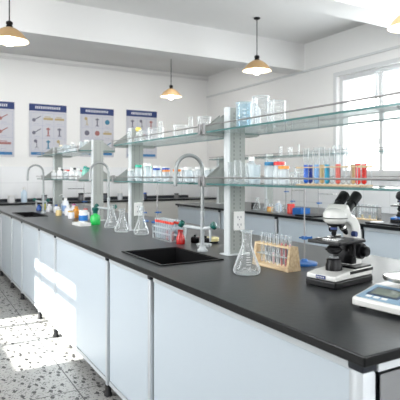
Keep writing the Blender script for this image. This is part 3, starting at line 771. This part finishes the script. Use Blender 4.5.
# ------------------------------------------------------------------ microscope
def microscope(loc, rz, label, S=1.0, body='enamel', basem='enamel', dark='black', eye='black', group=None):
    """x: forwards from the arm (+) to the stage side (-)"""
    t = thing('microscope', label, 'microscope', loc, rz, group)
    t.scale = (S*.95, S, S)
    hw = .076
    # base: black foot slab plus white wedge body
    MB().box(-.158, -hw, 0, .140, hw, .030, .006).build('foot_slab', M['black'], t, smooth=False)
    MB().prism([(-.155, .0305), (.138, .0305), (.138, .066), (.10, .068), (.0, .066), (-.03, .063), (-.095, .060), (-.155, .052)], 'y', -hw+.002, hw-.002).build('base', M[basem], t, smooth=False)
    bv = kids(t)[-1]
    for c in kids(t):
        if c.name.startswith('base'):
            md = c.modifiers.new('bevel', 'BEVEL'); md.width = .006; md.segments = 3
    m = MB(); m.box(-.045, -hw+.0005, .050, .140, -hw+.003, .062); m.box(.0, -hw+.004, .0655, .132, hw-.004, .074, .003)
    m.build('black_inlay', M['black'], t, smooth=False)
    pl = MB().box(-.1575, -.025, .036, -.1548, .022, .050).build('name_plate', M['navy'], t, smooth=False)
    m = MB(); 
    for q in range(5): m.box(-.1582, -.019+q*.008, .040, -.1574, -.014+q*.008, .046)
    m.build('lettering', M['poster'], pl, smooth=False)
    # lamp housing and collector
    MB().lathe([(0, .060), (.036, .060), (.036, .085), (.032, .092), (.032, .108), (.025, .112), (0, .112)], -.055, 0, 0, 24).build('illuminator', M['black'], t)
    MB().lathe([(0, .112), (.021, .112), (.021, .118), (0, .118)], -.055, 0, 0, 20).build('light_lens', M['frost'], t)
    m = MB(); m.lathe([(0, .132), (.020, .132), (.030, .140), (.030, .158), (.022, .165), (.022, .178), (0, .178)], -.055, 0, 0, 24)
    m.lathe([(.030, .146), (.037, .147), (.037, .152), (.030, .153)], -.055, 0, 0, 24)
    m.build('condenser', M['black'], t)
    # stage
    MB().box(-.135, -.082, .178, .070, .082, .192, .004).build('stage', M['black'], t, smooth=False)
    m = MB(); m.lathe([(.013, .1925), (.034, .1925), (.034, .1945), (.013, .1945), (.013, .1925)], -.055, 0, 0, 24); m.build('stage_ring', M['steel'], t)
    m = MB(); m.box(-.095, -.045, .1935, -.085, .03, .197); m.box(-.04, .03, .1935, .05, .045, .203, .002); m.tube([(-.085, .03, .197), (-.10, .06, .196), (-.06, .07, .196)], .0025, 6)
    m.build('slide_holder', M['steel'], t)
    MB().box(-.100, -.035, .1928, -.022, -.010, .1940).build('slide', M['glass'], t, smooth=False)
    m = MB(); m.box(.012, -.05, .083, .046, .05, .178, .004); m.tube([(.005, -.062, .178), (.005, -.062, .12)], .008, 12); m.build('focus_rack', M['black'], t)
    # arm: C-shape
    prof = [(.042, .066), (.128, .066), (.128, .11), (.125, .17), (.123, .215), (.115, .246), (.098, .270), (.072, .288), (.040, .300), (.0, .304), (-.02, .304), (-.02, .268), (.02, .262), (.040, .250), (.050, .232), (.056, .205), (.058, .17), (.046, .12)]
    a = MB().prism(prof, 'y', -.030, .030).build('arm', M[body], t, smooth=False)
    md = a.modifiers.new('bevel', 'BEVEL'); md.width = .009; md.segments = 3
    # knobs
    for s in (-1, 1):
        m = MB()
        Mx = Matrix.Translation((.090, s*.030, .135)) @ Matrix.Rotation(-s*PI/2, 4, 'X')
        m.lathe([(0, 0), (.034, 0), (.036, .004), (.036, .022), (.033, .026), (.0, .026)], seg=28, mat=Mx)
        m.lathe([(0, .026), (.022, .026), (.023, .030), (.023, .046), (.020, .050), (0, .050)], seg=24, mat=Mx)
        m.build('focus_knob', M['black'], t)
    m = MB(); m.tube([(.045, -.030, .212), (.045, -.05, .212)], .012, 14); m.build('stage_lock', M['navy'], t)
    # head
    hd = MB()
    hd.lathe([(0, .258), (.030, .258), (.042, .263), (.051, .273), (.053, .284), (.053, .296), (.051, .306), (.045, .316), (.032, .323), (0, .326)], -.045, 0, 0, 32)
    h = hd.build('head', M[body], t)
    MB().lathe([(.0532, .283), (.0541, .283), (.0541, .2865), (.0532, .2865)], -.045, 0, 0, 32).build('head_seam', M['black'], t)
    # binocular block leaning back over the arm
    ang = math.radians(52)
    dx, dz = math.sin(ang), math.cos(ang)
    blk = MB()
    blk.box(-.030, -.050, -.024, .030, .050, .030, .010, mat=Matrix.Translation((-.024, 0, .305)) @ Matrix.Rotation(ang, 4, 'Y'))
    blk.build('binocular_block', M[body], t)
    for s in (-1, 1):
        b0 = Vector((-.012, s*.031, .308))
        m = MB()
        d = Vector((dx, 0, dz))
        Mx = Matrix.Translation(b0) @ Matrix.Rotation(ang, 4, 'Y')
        m.lathe([(0, -.012), (.019, -.012), (.019, .050), (.0175, .053), (.0175, .058), (.0225, .061), (.0225, .092), (.0235, .096), (.0235, .118), (.018, .124), (.011, .121), (0, .119)], seg=24, mat=Mx)
        m.build('eyepiece', M['black'], t)
    # nosepiece and objectives
    MB().lathe([(0, .248), (.030, .250), (.036, .257), (.034, .264), (0, .264)], -.045, 0, 0, 26).build('nosepiece', M['black'], t)
    for (ax, ay, ln, tilt, dr) in ((-.055, 0, .050, 0, 0), (-.020, -.012, .052, .62, -.5), (-.030, .018, .040, .6, 1.3)):
        Mx = Matrix.Translation((ax, ay, .256)) @ Matrix.Rotation(dr, 4, 'Z') @ Matrix.Rotation(-tilt, 4, 'Y') @ Matrix.Rotation(PI, 4, 'X')
        o = MB().lathe([(0, 0), (.0125, 0), (.0145, .008), (.0145, ln*.55), (.011, ln*.6), (.011, ln*.8), (.006, ln), (0, ln)], seg=18, mat=Mx).build('objective', M['black'], t)
        MB().lathe([(.0148, ln*.22), (.0152, ln*.22), (.0152, ln*.42), (.0148, ln*.42)], seg=18, mat=Mx).build('colour_ring', M['navy'] if tilt == 0 else M['steel'], o)
    return t
microscope((1.625, 1.565, BZ), math.radians(10), 'white binocular microscope with black eyepieces in the right foreground')
mm = microscope((4.12, 3.16, BZ), math.radians(15), 'dark microscope with blue base on the second bench', .85, 'black', 'bluep', group=None)

# ------------------------------------------------------------------ balance
t = thing('balance', 'white electronic weighing balance with round steel pan', 'scale', (1.51, 1.15, BZ), math.radians(7))
W = .115
for (x, y) in ((-.12, -.09), (-.12, .09), (.14, -.09), (.14, .09)):
    MB().lathe([(0, 0), (.012, 0), (.012, .012), (0, .012)], x, y, 0, 12).build('foot', M['rubber'], t)
MB().prism([(-.150, .012), (.175, .012), (.175, .066), (-.01, .066), (-.145, .040), (-.150, .034)], 'y', -W, W).build('housing', M['enamel'], t, smooth=False)
for c in kids(t):
    if c.name.startswith('housing'):
        md = c.modifiers.new('bevel', 'BEVEL'); md.width = .006; md.segments = 3
sl = math.atan2(.026, .135)
Kp = Matrix.Translation((-.0775, 0, .0530)) @ Matrix.Rotation(-sl, 4, 'Y')
kp = MB().box(-.062, -.105, .0001, .062, .105, .0022, mat=Kp).build('control_panel', M['keypad'], t, smooth=False)
MB().box(-.030, -.035, .0023, .042, .085, .0036, mat=Kp).build('display_frame', M['lcdf'], kp, smooth=False)
MB().box(-.022, -.025, .0037, .034, .076, .0044, mat=Kp).build('display', M['lcd'], kp, smooth=False)
for (x, y, c_) in ((-.045, .065, 'white'), (-.045, .035, 'white'), (-.045, .005, 'white'), (-.042, -.065, 'inkred'), (-.010, -.065, 'white'), (.022, -.065, 'white'), (-.042, -.09, 'white'), (-.010, -.09, 'white')):
    MB().box(x-.007, y-.010, .0023, x+.007, y+.010, .0042, mat=Kp).build('button', M[c_], kp, smooth=False)
MB().lathe([(0, .0661), (.022, .0661), (.022, .082), (0, .082)], .062, .03, 0, 20).build('pan_support', M['black'], t)
MB().lathe([(0, .082), (.070, .082), (.082, .086), (.084, .095), (.080, .100), (.078, .098), (0, .097)], .062, .03, 0, 48).build('weighing_pan', M['steel'], t)

# ------------------------------------------------------------------ top glass shelf contents
GT = 'glassware on the upper shelves'
make_beaker((1.555, 2.20, ZT), .042, .138, 'pale blue tinted beaker on the upper shelf in front of the near post', GT, 'bluish')
make_bottle((1.70, 2.30, ZT), .036, .185, M['frost'], M['white'], 'frosted bottle with round white stopper behind the bluish beaker', GT)
make_beaker((1.56, 2.055, ZT), .041, .15, 'tall clear beaker, right of the bluish beaker', GT, 'thin')
make_cyl((1.66, 2.10, ZT), .018, .15, 'slim tall cylinder behind the tall clear beaker on the upper near shelf', GT)
make_beaker((1.56, 1.925, ZT), .043, .108, 'shorter clear beaker, rightmost of the near group on the upper shelf', GT)
make_beaker((1.60, 1.285, ZT), .056, .145, 'large beaker seen against the window on the upper shelf', GT)
# middle unit, top shelf
make_beaker((1.62, 2.73, ZT), .042, .115, 'clear beaker at the right end of the middle upper shelf', GT)
make_cyl((1.57, 2.82, ZT), .014, .125, 'thin cylinder left of the right-end beaker, middle upper shelf', GT)
make_beaker((1.66, 3.13, ZT), .050, .10, 'clear beaker at the centre of the middle upper shelf', GT)
make_cyl((1.57, 3.27, ZT), .016, .14, 'clear cylinder left of the centre beaker, middle upper shelf', GT)
make_beaker((1.62, 3.46, ZT), .060, .105, 'wide clear beaker on the middle upper shelf', GT)
make_beaker((1.60, 3.64, ZT), .040, .10, 'small clear beaker left of the wide one, middle upper shelf', GT)
t = make_flask((1.62, 3.80, ZT), 'flask of yellow liquid on the middle upper shelf', None, .040, .12, .016, False)
MB().lathe([(0, .003), (.036, .003), (.036, .025), (.028, .05), (0, .05)], seg=20).build('liquid', M['water'], t)
MB().lathe([(0, .108), (.020, .108), (.024, .125), (.018, .14), (0, .142)], seg=16).build('stopper', liquid((.80, .62, .12)), t, label='yellow stopper')
make_cyl((1.57, 3.88, ZT), .014, .115, 'thin cylinder beside the yellow-stoppered flask', GT)
# far unit, top shelf
farw = ['first', 'second', 'third', 'fourth', 'fifth', 'sixth', 'seventh']
for k, y in enumerate((5.15, 5.40, 5.66, 5.92, 6.18, 6.42)):
    if k % 2: make_beaker((1.60+.05*(k % 3), y, ZT), .05, .10+.01*(k % 3), 'frosted beaker, %s piece from the near post on the far upper shelf' % farw[k], 'glassware on the far upper shelf', 'frost', False)
    else: make_bottle((1.60, y, ZT), .045, .12, M['frost'], liquid((.80, .72, .55)) if k == 4 else M['white'], 'frosted bottle, %s piece from the near post on the far upper shelf' % farw[k], 'glassware on the far upper shelf')

# ------------------------------------------------------------------ lower glass shelf contents
GL_ = 'bottles on the lower shelf of the near unit'
make_cyl((1.56, 2.33, ZL), .020, .12, 'clear cylinder in front of the near post on the lower shelf', GL_)
make_cyl((1.56, 2.265, ZL), .018, .13, 'clear cylinder second from the post on the lower near shelf', GL_)
make_bottle((1.66, 2.275, ZL), .034, .15, M['frost'], M['white'], 'tall frosted bottle with white cap on the lower near shelf', GL_)
make_cyl((1.56, 2.20, ZL), .020, .115, 'clear cylinder, third from the post on the lower near shelf', GL_)
make_beaker((1.58, 2.135, ZL), .030, .10, 'frosted beaker left of the blue-capped bottle', GL_, 'frost', False)
make_beaker((1.70, 2.13, ZL), .034, .13, 'clear beaker behind the frosted beaker on the lower near shelf', GL_)
make_bottle((1.60, 2.03, ZL), .030, .115, M['frost'], liquid((.02, .20, .40)), 'frosted bottle with blue cap on the lower near shelf', GL_, wide=True)
make_bottle((1.60, 1.955, ZL), .030, .115, M['frost'], liquid((.70, .05, .05)), 'frosted bottle with red cap on the lower near shelf', GL_, wide=True)
make_bottle((1.57, 1.885, ZL), .028, .092, M['frost'], liquid((.85, .35, .06)), 'short frosted bottle with orange cap on the lower near shelf', GL_, wide=True)
make_beaker((1.68, 1.89, ZL), .030, .085, 'small clear beaker behind the orange-capped bottle', GL_)
make_beaker((1.58, 1.815, ZL), .022, .06, 'tiny beaker beside the coloured tube rack', GL_)
# middle unit lower shelf
cm = {'g': liquid((.02, .42, .28)), 'b': liquid((.02, .08, .38)), 'o': liquid((.85, .28, .05)), 'w': M['white'], 't': liquid((.03, .35, .30)), 'r': liquid((.70, .06, .05)), 'k': M['black']}
cn = {'g': 'green', 'b': 'dark blue', 'o': 'orange', 'w': 'white', 't': 'teal', 'r': 'red', 'k': 'black'}
row = [(3.86, 'w', .10), (3.79, 'g', .125), (3.70, 'g', .13), (3.61, 'g', .13), (3.53, 'w', .14), (3.44, 'w', .12), (3.36, 'b', .10), (3.28, 'b', .10), (3.20, 'o', .085), (3.11, 'o', .088), (3.03, 'o', .085), (2.95, 'w', .10), (2.87, 'w', .095), (2.79, 'w', .10), (2.71, 'w', .095), (2.63, 'w', .10), (2.56, 'w', .09)]
on = ['leftmost', 'second', 'third', 'fourth', 'fifth', 'sixth', 'seventh', 'eighth', 'ninth', 'tenth', 'eleventh', 'twelfth', 'thirteenth', 'fourteenth', 'fifteenth', 'sixteenth', 'rightmost']
proto = {}
for k, (y, c_, h) in enumerate(row):
    lab = 'small frosted bottle with %s cap, %s on the middle lower shelf' % (cn[c_], on[k]+('' if k in (0, 16) else ' from left'))
    o = make_bottle((1.58+.04*(k % 2) if y > 2.75 else 1.64, y, ZL), .030, h, M['frost'], cm[c_], lab, 'bottles on the middle lower shelf', wide=True)
for k, (y, c_, h) in enumerate([(3.82, 'g', .115), (3.66, 'w', .12), (3.50, 'w', .11), (3.2, 'w', .10), (3.07, 'w', .09), (2.9, 'w', .09), (2.74, 'w', .085)]):
    make_bottle((1.72, y, ZL), .030, h, M['frost'], cm[c_], 'small %s-capped bottle, %s from left in the rear row of the middle shelf' % (cn[c_], on[k] if k else 'first'), 'rear bottles on the middle lower shelf', wide=True)
# far unit lower shelf
for k, (y, c_, h) in enumerate([(5.06, 't', .14), (5.18, 't', .13), (5.31, 'w', .12), (5.43, 'r', .10), (5.56, 'w', .13), (5.69, 'k', .13), (5.82, 'w', .10), (5.95, 'r', .11), (6.09, 'w', .14), (6.24, 'k', .12), (6.38, 'w', .11)]):
    bodym = liquid((.25, .60, .50)) if c_ == 't' else (M['frost'] if k % 3 == 0 else liquid((.80, .81, .82)))
    make_bottle((1.56+.05*(k % 2), y, ZL), .034, h, bodym, cm[c_], '%s bottle with %s cap, %s from the near post on the far lower shelf' % ('pale green' if c_ == 't' else 'white', cn[c_], ordn[k] if k < 10 else 'last'), 'bottles on the far lower shelf', wide=bool(k % 2))
for k, (y, h) in enumerate(((5.12, .12), (5.36, .13), (5.62, .14), (5.88, .12), (6.16, .13))):
    make_cyl((1.74, y, ZL), .025, h, 'clear cylinder, %s from the near post in the rear row of the far lower shelf' % ordn[k], 'cylinders on the far lower shelf')

# ------------------------------------------------------------------ things on the second bench
GB = 'small glassware on the second bench'
retort((4.12, 4.79, BZ), 'retort stand with clamp arm on the second bench, left', .42, .07, False, 'black', (.28, .17, -1.5), None, .006)
retort((4.30, 5.12, BZ), 'thin retort stand on the second bench near the flasks', .40, .07, False, 'black', None, None, .006, 0, .25)
retort((4.13, 4.33, BZ), 'retort stand with two-way clamp on second bench behind near stand', .42, .07, False, 'black', (.25, .18, -1.3), None, .006)
bs = [((4.02, 5.32), .05, .13, 'bluish'), ((4.08, 5.12), .045, .12, 'bluish'), ((4.0, 5.0), .045, .10, 'glass')]
make_flask((4.02, 5.38, BZ), 'clear conical flask on the second bench, leftmost in its row', GB, .055, .16, .02, False)
make_flask((4.05, 5.20, BZ), 'conical flask on the second bench, beside the leftmost one', GB, .055, .15, .02, False)
wbb = make_bottle((4.1, 5.03, BZ), .045, .13, liquid((.45, .55, .68)), cm['w'], 'pale blue bottle among flasks on the second bench')
make_bottle((3.98, 5.05, BZ), .04, .06, liquid((.70, .42, .12)), cm['o'], 'low amber jar on the second bench', wide=True)
make_beaker((3.95, 4.90, BZ), .055, .11, 'clear beaker on the second bench left of the red bottle', GB)
make_beaker((3.95, 4.76, BZ), .055, .10, 'clear beaker on the second bench beside the red bottle', GB)
make_bottle((3.97, 4.63, BZ), .048, .12, liquid((.62, .06, .05)), cm['r'], 'red bottle on the second bench', wide=True)
t = thing('storage_box', 'blue open box on the second bench right of the red bottle', 'box', (3.98, 4.46, BZ))
m = MB(); m.box(-.07, -.075, 0, .07, .075, .006); m.box(-.07, -.075, .006, -.064, .075, .08); m.box(.064, -.075, .006, .07, .075, .08); m.box(-.064, -.075, .006, .064, -.069, .08); m.box(-.064, .069, .006, .064, .075, .08)
m.build('shell', M['bluep'], t, smooth=False)
MB().box(-.060, -.065, .0065, .060, .065, .06).build('contents', M['paper'], t, smooth=False)
t = thing('tray', 'black flat tray on the second bench by the blue box', 'tray', (3.95, 4.23, BZ))
MB().box(-.15, -.14, 0, .09, .14, .018, .004).build('plate', M['black'], t, smooth=False)
make_bottle((4.10, 5.54, BZ), .05, .09, M['black'], M['black'], 'black squat bottle behind the near shelf post on second bench', wide=True)
t = thing('tray', 'black tray with white papers beside the blue microscope', 'tray', (3.98, 3.27, BZ))
MB().box(-.20, -.25, 0, .28, .13, .014, .004).build('plate', M['black'], t, smooth=False)
t.location = (4.0, 3.22, BZ)
mm.location = (4.13, 3.18, BZ+.0145)
t = thing('paper_stack', 'loose white papers on the black tray by the blue microscope', 'papers', (3.88, 3.27, BZ+.0145), .3)
MB().box(-.05, -.05, 0, .05, .05, .006).build('sheets', M['paper'], t, smooth=False)
MB().box(-.045, -.05, .0065, .045, .045, .0085, mat=Matrix.Rotation(.2, 4, 'Z')).build('top_sheet', M['paper'], t, smooth=False)
t = thing('test_tube_rack', 'wire rack of clear tubes on the second bench left of blue microscope', 'rack', (4.13, 3.60, BZ))
MB().box(-.04, -.15, 0, .04, .15, .01).build('base_board', M['wood'], t, smooth=False)
for x in (-.03, .02): MB().box(x, -.15, .13, x+.01, .15, .14).build('top_rail', M['grey_panel'], t, smooth=False)
for s in (-1, 1): MB().box(-.03, s*.146-.004, .01, .03, s*.146+.004, .13).build('end_plate', M['steel'], t, smooth=False)
for k in range(6):
    make_tube((4.13, 3.72-k*.048, BZ+.0105), 'clear test tube, %s from the left in the second-bench rack' % ordn[k], 'tubes in the second-bench rack', .013, .15, (.70, .62, .45) if k % 2 else None, .04)
make_flask((4.35, 3.95, BZ), 'clear conical flask standing left of the second-bench tube rack', GB, .055, .15, .02, False)
# tall clear pieces on the second bench upper shelf
for k, (y, r, h) in enumerate(((5.35, .04, .14), (5.15, .05, .12), (4.98, .02, .15), (4.35, .03, .10), (3.72, .02, .11), (3.55, .025, .09))):
    make_cyl((4.40, y, ZT), r*.6, h, 'clear cylinder, %s from the far left on the second bench upper shelf' % ordn[k], 'cylinders on the second-bench shelf')

# ------------------------------------------------------------------ things on the back wall counter
cs = [(1.66, 'w', .26, .05, (.62, .74, .85), 'white and blue wash bottle on the back wall counter'), (1.45, 'w', .13, .06, (.70, .70, .70), 'squat white jar left of the wash bottle on the back counter'),
      (2.0, 'k', .12, .05, (.25, .25, .26), 'dark bottle on the back counter right of the wash bottle'), (2.65, 'k', .14, .05, (.10, .10, .11), 'black bottle on the back counter behind the far shelf unit'),
      (3.1, 'k', .13, .05, (.05, .06, .08), 'black round bottle on the back counter below third poster'), (3.4, 'w', .15, .05, (.6, .62, .65), 'grey bottle on the back counter below third poster'),
      (3.9, 'b', .13, .05, (.03, .04, .08), 'dark blue bottle on the back counter below the last poster'), (4.6, 'k', .10, .05, (.2, .2, .2), 'low grey bottle on the back counter towards the corner')]
for (x, c_, h, r, bc, lab) in cs:
    make_bottle((x, 8.85, BZ), r, h, liquid(bc), cm[c_], lab, wide=(h < .2))
# a low dark ledge against the back wall behind the bottles
o = MB().box(1.0, 9.08, 0, 5.0, 9.25, .05)
o = o.build('ledge', M['edge'], None, smooth=False); o.location = (0, 0, BZ+.0005); tag(o, 'long dark low ledge at the rear of the back counter', 'ledge')

# ------------------------------------------------------------------ posters
def poster(x0, x1, z0, z1, label, seed, spec):
    t = thing('poster', label, 'poster', ((x0+x1)/2, YB-.004, (z0+z1)/2), 0, 'laboratory posters on the back wall')
    hw, hh = (x1-x0)/2, (z1-z0)/2
    y = 0
    MB().box(-hw, y-.012, -hh, hw, y, hh).build('sheet', M['poster'], t, smooth=False)
    hd = MB().box(-hw, y-.0135, hh-.125, hw, y-.0121, hh).build('header_band', M['navy'], t, smooth=False)
    m = MB(); n = 14
    rnd = random.Random(seed)
    for i in range(n):
        a = -hw*.68+i*(2*hw*.68/n)
        m.box(a, y-.0145, hh-.085, a+.018, y-.0136, hh-.045)
        m.box(a+.004, y-.0145, hh-.045, a+.026, y-.0136, hh-.038)
    m.build('header_lettering', M['paper'], hd, smooth=False)
    MB().box(-hw+.03, y-.0135, -hh+.035, hw*spec.get('foot', .9), y-.0121, -hh+.085).build('footer_band', M['pblue'], t, smooth=False)
    g = MB()
    top, bot = hh-.16, -hh+.11
    rows, cols_ = 3, spec.get('cols', 3)
    for i in range(rows+1):
        z = top+(bot-top)*i/rows; g.box(-hw+.03, y-.0135, z-.002, hw-.03, y-.0121, z+.002)
    for i in range(cols_+1):
        x = -hw+.03+(2*hw-.06)*i/cols_; g.box(x-.002, y-.0137, bot, x+.002, y-.0121, top)
    g.build('picture_grid', M['pgrid'], t, smooth=False)
    inks = {'ink': MB(), 'inkred': MB(), 'inktan': MB(), 'inkteal': MB(), 'pgrid': MB()}
    cnt = {k: 0 for k in inks}
    cw, chh = (2*hw-.06)/cols_, (top-bot)/rows
    for i in range(rows):
        for j in range(cols_):
            cx = -hw+.03+(j+.5)*cw; cz = top-(i+.45)*chh
            kind = spec['art'][i][j]
            key = {'i': 'ink', 'r': 'inkred', 't': 'inktan', 'b': 'inkteal'}[kind[0]]
            sh = kind[1]; b = MB()
            if sh == 'd':     # diagonal instrument with round head
                a = .55
                b.box(-.085, -.0012, -.008, .085, .0, .008, mat=Matrix.Translation((cx, y-.0122, cz)) @ Matrix.Rotation(-a, 4, 'Y'))
                b.lathe([(0, 0), (.032, 0), (.032, .0012), (0, .0012)], seg=14, mat=Matrix.Translation((cx-.05, y-.0138, cz-.03)) @ Matrix.Rotation(-PI/2, 4, 'X'))
            elif sh == 'v':   # upright instrument
                b.box(cx-.012, y-.0136, cz-.085, cx+.012, y-.0122, cz+.07)
                b.box(cx-.035, y-.0138, cz+.03, cx+.035, y-.0122, cz+.055)
                b.box(cx-.03, y-.0138, cz-.085, cx+.03, y-.0122, cz-.07)
            elif sh == 'o':   # round dish
                b.lathe([(0, 0), (.048, 0), (.048, .0012), (0, .0012)], seg=18, mat=Matrix.Translation((cx, y-.0136, cz)) @ Matrix.Rotation(-PI/2, 4, 'X'))
            elif sh == 's':   # stand: head, stem, spreading legs
                b.lathe([(0, 0), (.03, 0), (.03, .0012), (0, .0012)], seg=14, mat=Matrix.Translation((cx-.02, y-.0136, cz+.05)) @ Matrix.Rotation(-PI/2, 4, 'X'))
                b.box(cx-.006, y-.0136, cz-.05, cx+.006, y-.0122, cz+.04)
                for s in (-1, 1): b.box(-.005, -.0012, -.045, .005, 0, .0, mat=Matrix.Translation((cx, y-.0122, cz-.04)) @ Matrix.Rotation(s*.5, 4, 'Y'))
            elif sh == 'w':   # wide band
                b.box(cx-cw*.42, y-.0136, cz-.02, cx+cw*.42, y-.0122, cz+.018)
                b.box(cx-cw*.30, y-.0138, cz+.03, cx+cw*.2, y-.0122, cz+.042)
            b.build({'ink': 'dark_drawing', 'inkred': 'red_drawing', 'inktan': 'tan_drawing', 'inkteal': 'blue_drawing'}[key], M[key], t, smooth=False)
            # caption dashes
            for q in range(4):
                inks['pgrid'].box(cx-.045+q*.025, y-.0136, cz-chh*.44, cx-.045+q*.025+.015, y-.0122, cz-chh*.44+.010)
            cnt['pgrid'] += 1
    nmx = {'ink': 'dark_drawings', 'inkred': 'red_drawings', 'inktan': 'tan_drawings', 'inkteal': 'blue_drawings', 'pgrid': 'captions'}
    for k, b in inks.items():
        if cnt[k]: b.build(nmx[k], M[k], t, smooth=False)
        else: b.b.free()
poster(.90, 1.575, 1.665, 2.635, 'leftmost poster, cut by the picture edge, with red tool drawings', 1, dict(cols=2, art=[['id', 'rd'], ['id', 'rd'], ['is', 'rw']]))
poster(1.83, 2.505, 1.672, 2.635, 'navy-headed instrument poster, second from left, with tan strip drawing', 2, dict(foot=-.15, art=[['id', 'tw', 'tw'], ['id', 'rv', 'iv'], ['is', 'bv', 'ts']]))
poster(2.765, 3.435, 1.69, 2.63, 'navy-headed poster with blue and red dish drawings, third from left', 3, dict(art=[['ts', 'iv', 'bo'], ['io', 'ro', 'tw'], ['rw', 'td', 'bd']]))
poster(3.70, 4.37, 1.68, 2.645, 'navy-headed poster partly behind the middle shelf, rightmost', 4, dict(art=[['iv', 'is', 'rv'], ['iw', 'rw', 'id'], ['iv', 'tv', 'rw']]))

# ------------------------------------------------------------------ pendant lamps
def pendant(loc, label):
    t = thing('pendant_lamp', label, 'lamp', loc, 0, 'gold pendant lamps')
    # local z=0 at the ceiling
    rim = -.71
    MB().lathe([(0, 0), (.045, 0), (.045, -.012), (.03, -.022), (0, -.022)], seg=20).build('ceiling_rose', M['black'], t)
    MB().tube([(0, 0, -.02), (0, 0, rim+.17)], .006, 8).build('stem', M['black'], t)
    MB().lathe([(0, rim+.205), (.012, rim+.20), (.034, rim+.185), (.036, rim+.165), (.026, rim+.155), (.034, rim+.142), (.034, rim+.118), (0, rim+.116)], seg=20).build('socket', M['black'], t)
    pr = [(.036, rim+.128), (.070, rim+.115), (.110, rim+.088), (.145, rim+.055), (.175, rim+.018), (.197, rim-.012), (.203, rim-.016)]
    sh = MB().lathe(pr, seg=40).build('lamp_shade', M['brass'], t)
    MB().lathe([(r-.0035, z-.003) for r, z in pr], seg=40).build('shade_lining', M['inner'], sh)
    b = MB().lathe([(0, rim+.11), (.018, rim+.10), (.026, rim+.07), (.042, rim+.03), (.052, rim-.015), (.050, rim-.042), (.032, rim-.066), (0, rim-.074)], seg=24).build('bulb', M['bulb'], t)
    return t
P0 = pendant((4.10, 5.49, CZ), 'gold pendant lamp hanging in the middle before the ceiling beam')
dup(P0, (4.10, 8.10, CZ), 0, 'farthest gold pendant lamp, near the back wall')
dup(P0, (4.17, 3.13, CZ), 0, 'gold pendant lamp cut by the right picture edge')
dup(P0, (.90, 5.60, CZ), 0, 'gold pendant lamp at the upper left corner')

# ------------------------------------------------------------------ light
w = bpy.data.worlds.new('sky'); bpy.context.scene.world = w; w.use_nodes = True
bg = w.node_tree.nodes['Background']; bg.inputs[0].default_value = (.95, .97, 1, 1); bg.inputs[1].default_value = 1.6
sun = bpy.data.objects.new('sun_light', bpy.data.lights.new('sun_light', 'SUN')); COL.objects.link(sun)
sun.data.energy = 20; sun.data.angle = math.radians(.6); sun.data.color = (1, .97, .92)
d = Vector((1, 0, -.6)).normalized()
sun.rotation_euler = d.to_track_quat('-Z', 'Y').to_euler()
def area(name, loc, direction, sx, sy, e, colr):
    o = bpy.data.objects.new(name, bpy.data.lights.new(name, 'AREA')); COL.objects.link(o)
    o.data.shape = 'RECTANGLE'; o.data.size = sx; o.data.size_y = sy; o.data.energy = e; o.data.color = colr
    o.location = loc; o.rotation_euler = Vector(direction).to_track_quat('-Z', 'Z').to_euler()
    return o
area('window_daylight', (XR+.3, 3.7, 2.1), (-1, 0, -.1), 3.3, 1.45, 160, (.93, .97, 1))
area('left_fill', (XL+.2, 3.4, 2.3), (1, .35, .0), 7, 1.6, 260, (.96, .98, 1))  # added soft fill along the left wall, much longer than its window
area('aisle_fill', (3.0, 2.3, 3.3), (.6, .3, -.8), 1.6, 1.6, 55, (1, .99, .97))  # no fixture here; added fill for the second bench and right wall
area('far_ceiling_fill', (2.4, 7.7, 3.46), (0, .1, -1), 5, .7, 24, (1, .99, .97))  # fill added out of sight behind the beam to brighten the back counter
area('rear_fill', (1.5, -2.2, 2.0), (0, 1, .05), 6, 2.4, 150, (.95, .97, 1))  # added fill inside the closed front wall, which has no window

# ------------------------------------------------------------------ camera
cam = bpy.data.objects.new('camera', bpy.data.cameras.new('camera')); COL.objects.link(cam)
cam.location = (0, 0, 1.34); cam.rotation_euler = (PI/2, 0, -math.radians(30.19))
cam.data.sensor_width = 36; cam.data.lens = 44.55; cam.data.shift_y = -.0625
cam.data.clip_start = .05
cam.data.dof.use_dof = True; cam.data.dof.focus_distance = 2.5; cam.data.dof.aperture_fstop = 6.3
bpy.context.scene.camera = cam
sc = bpy.context.scene
sc.view_settings.view_transform = 'Standard'; sc.view_settings.look = 'None'
sc.view_settings.exposure = .33; sc.view_settings.gamma = .92
sc.cycles.max_bounces = 12; sc.cycles.transparent_max_bounces = 32; sc.cycles.diffuse_bounces = 4
sc.cycles.caustics_reflective = False; sc.cycles.caustics_refractive = False
sc.cycles.sample_clamp_indirect = 4
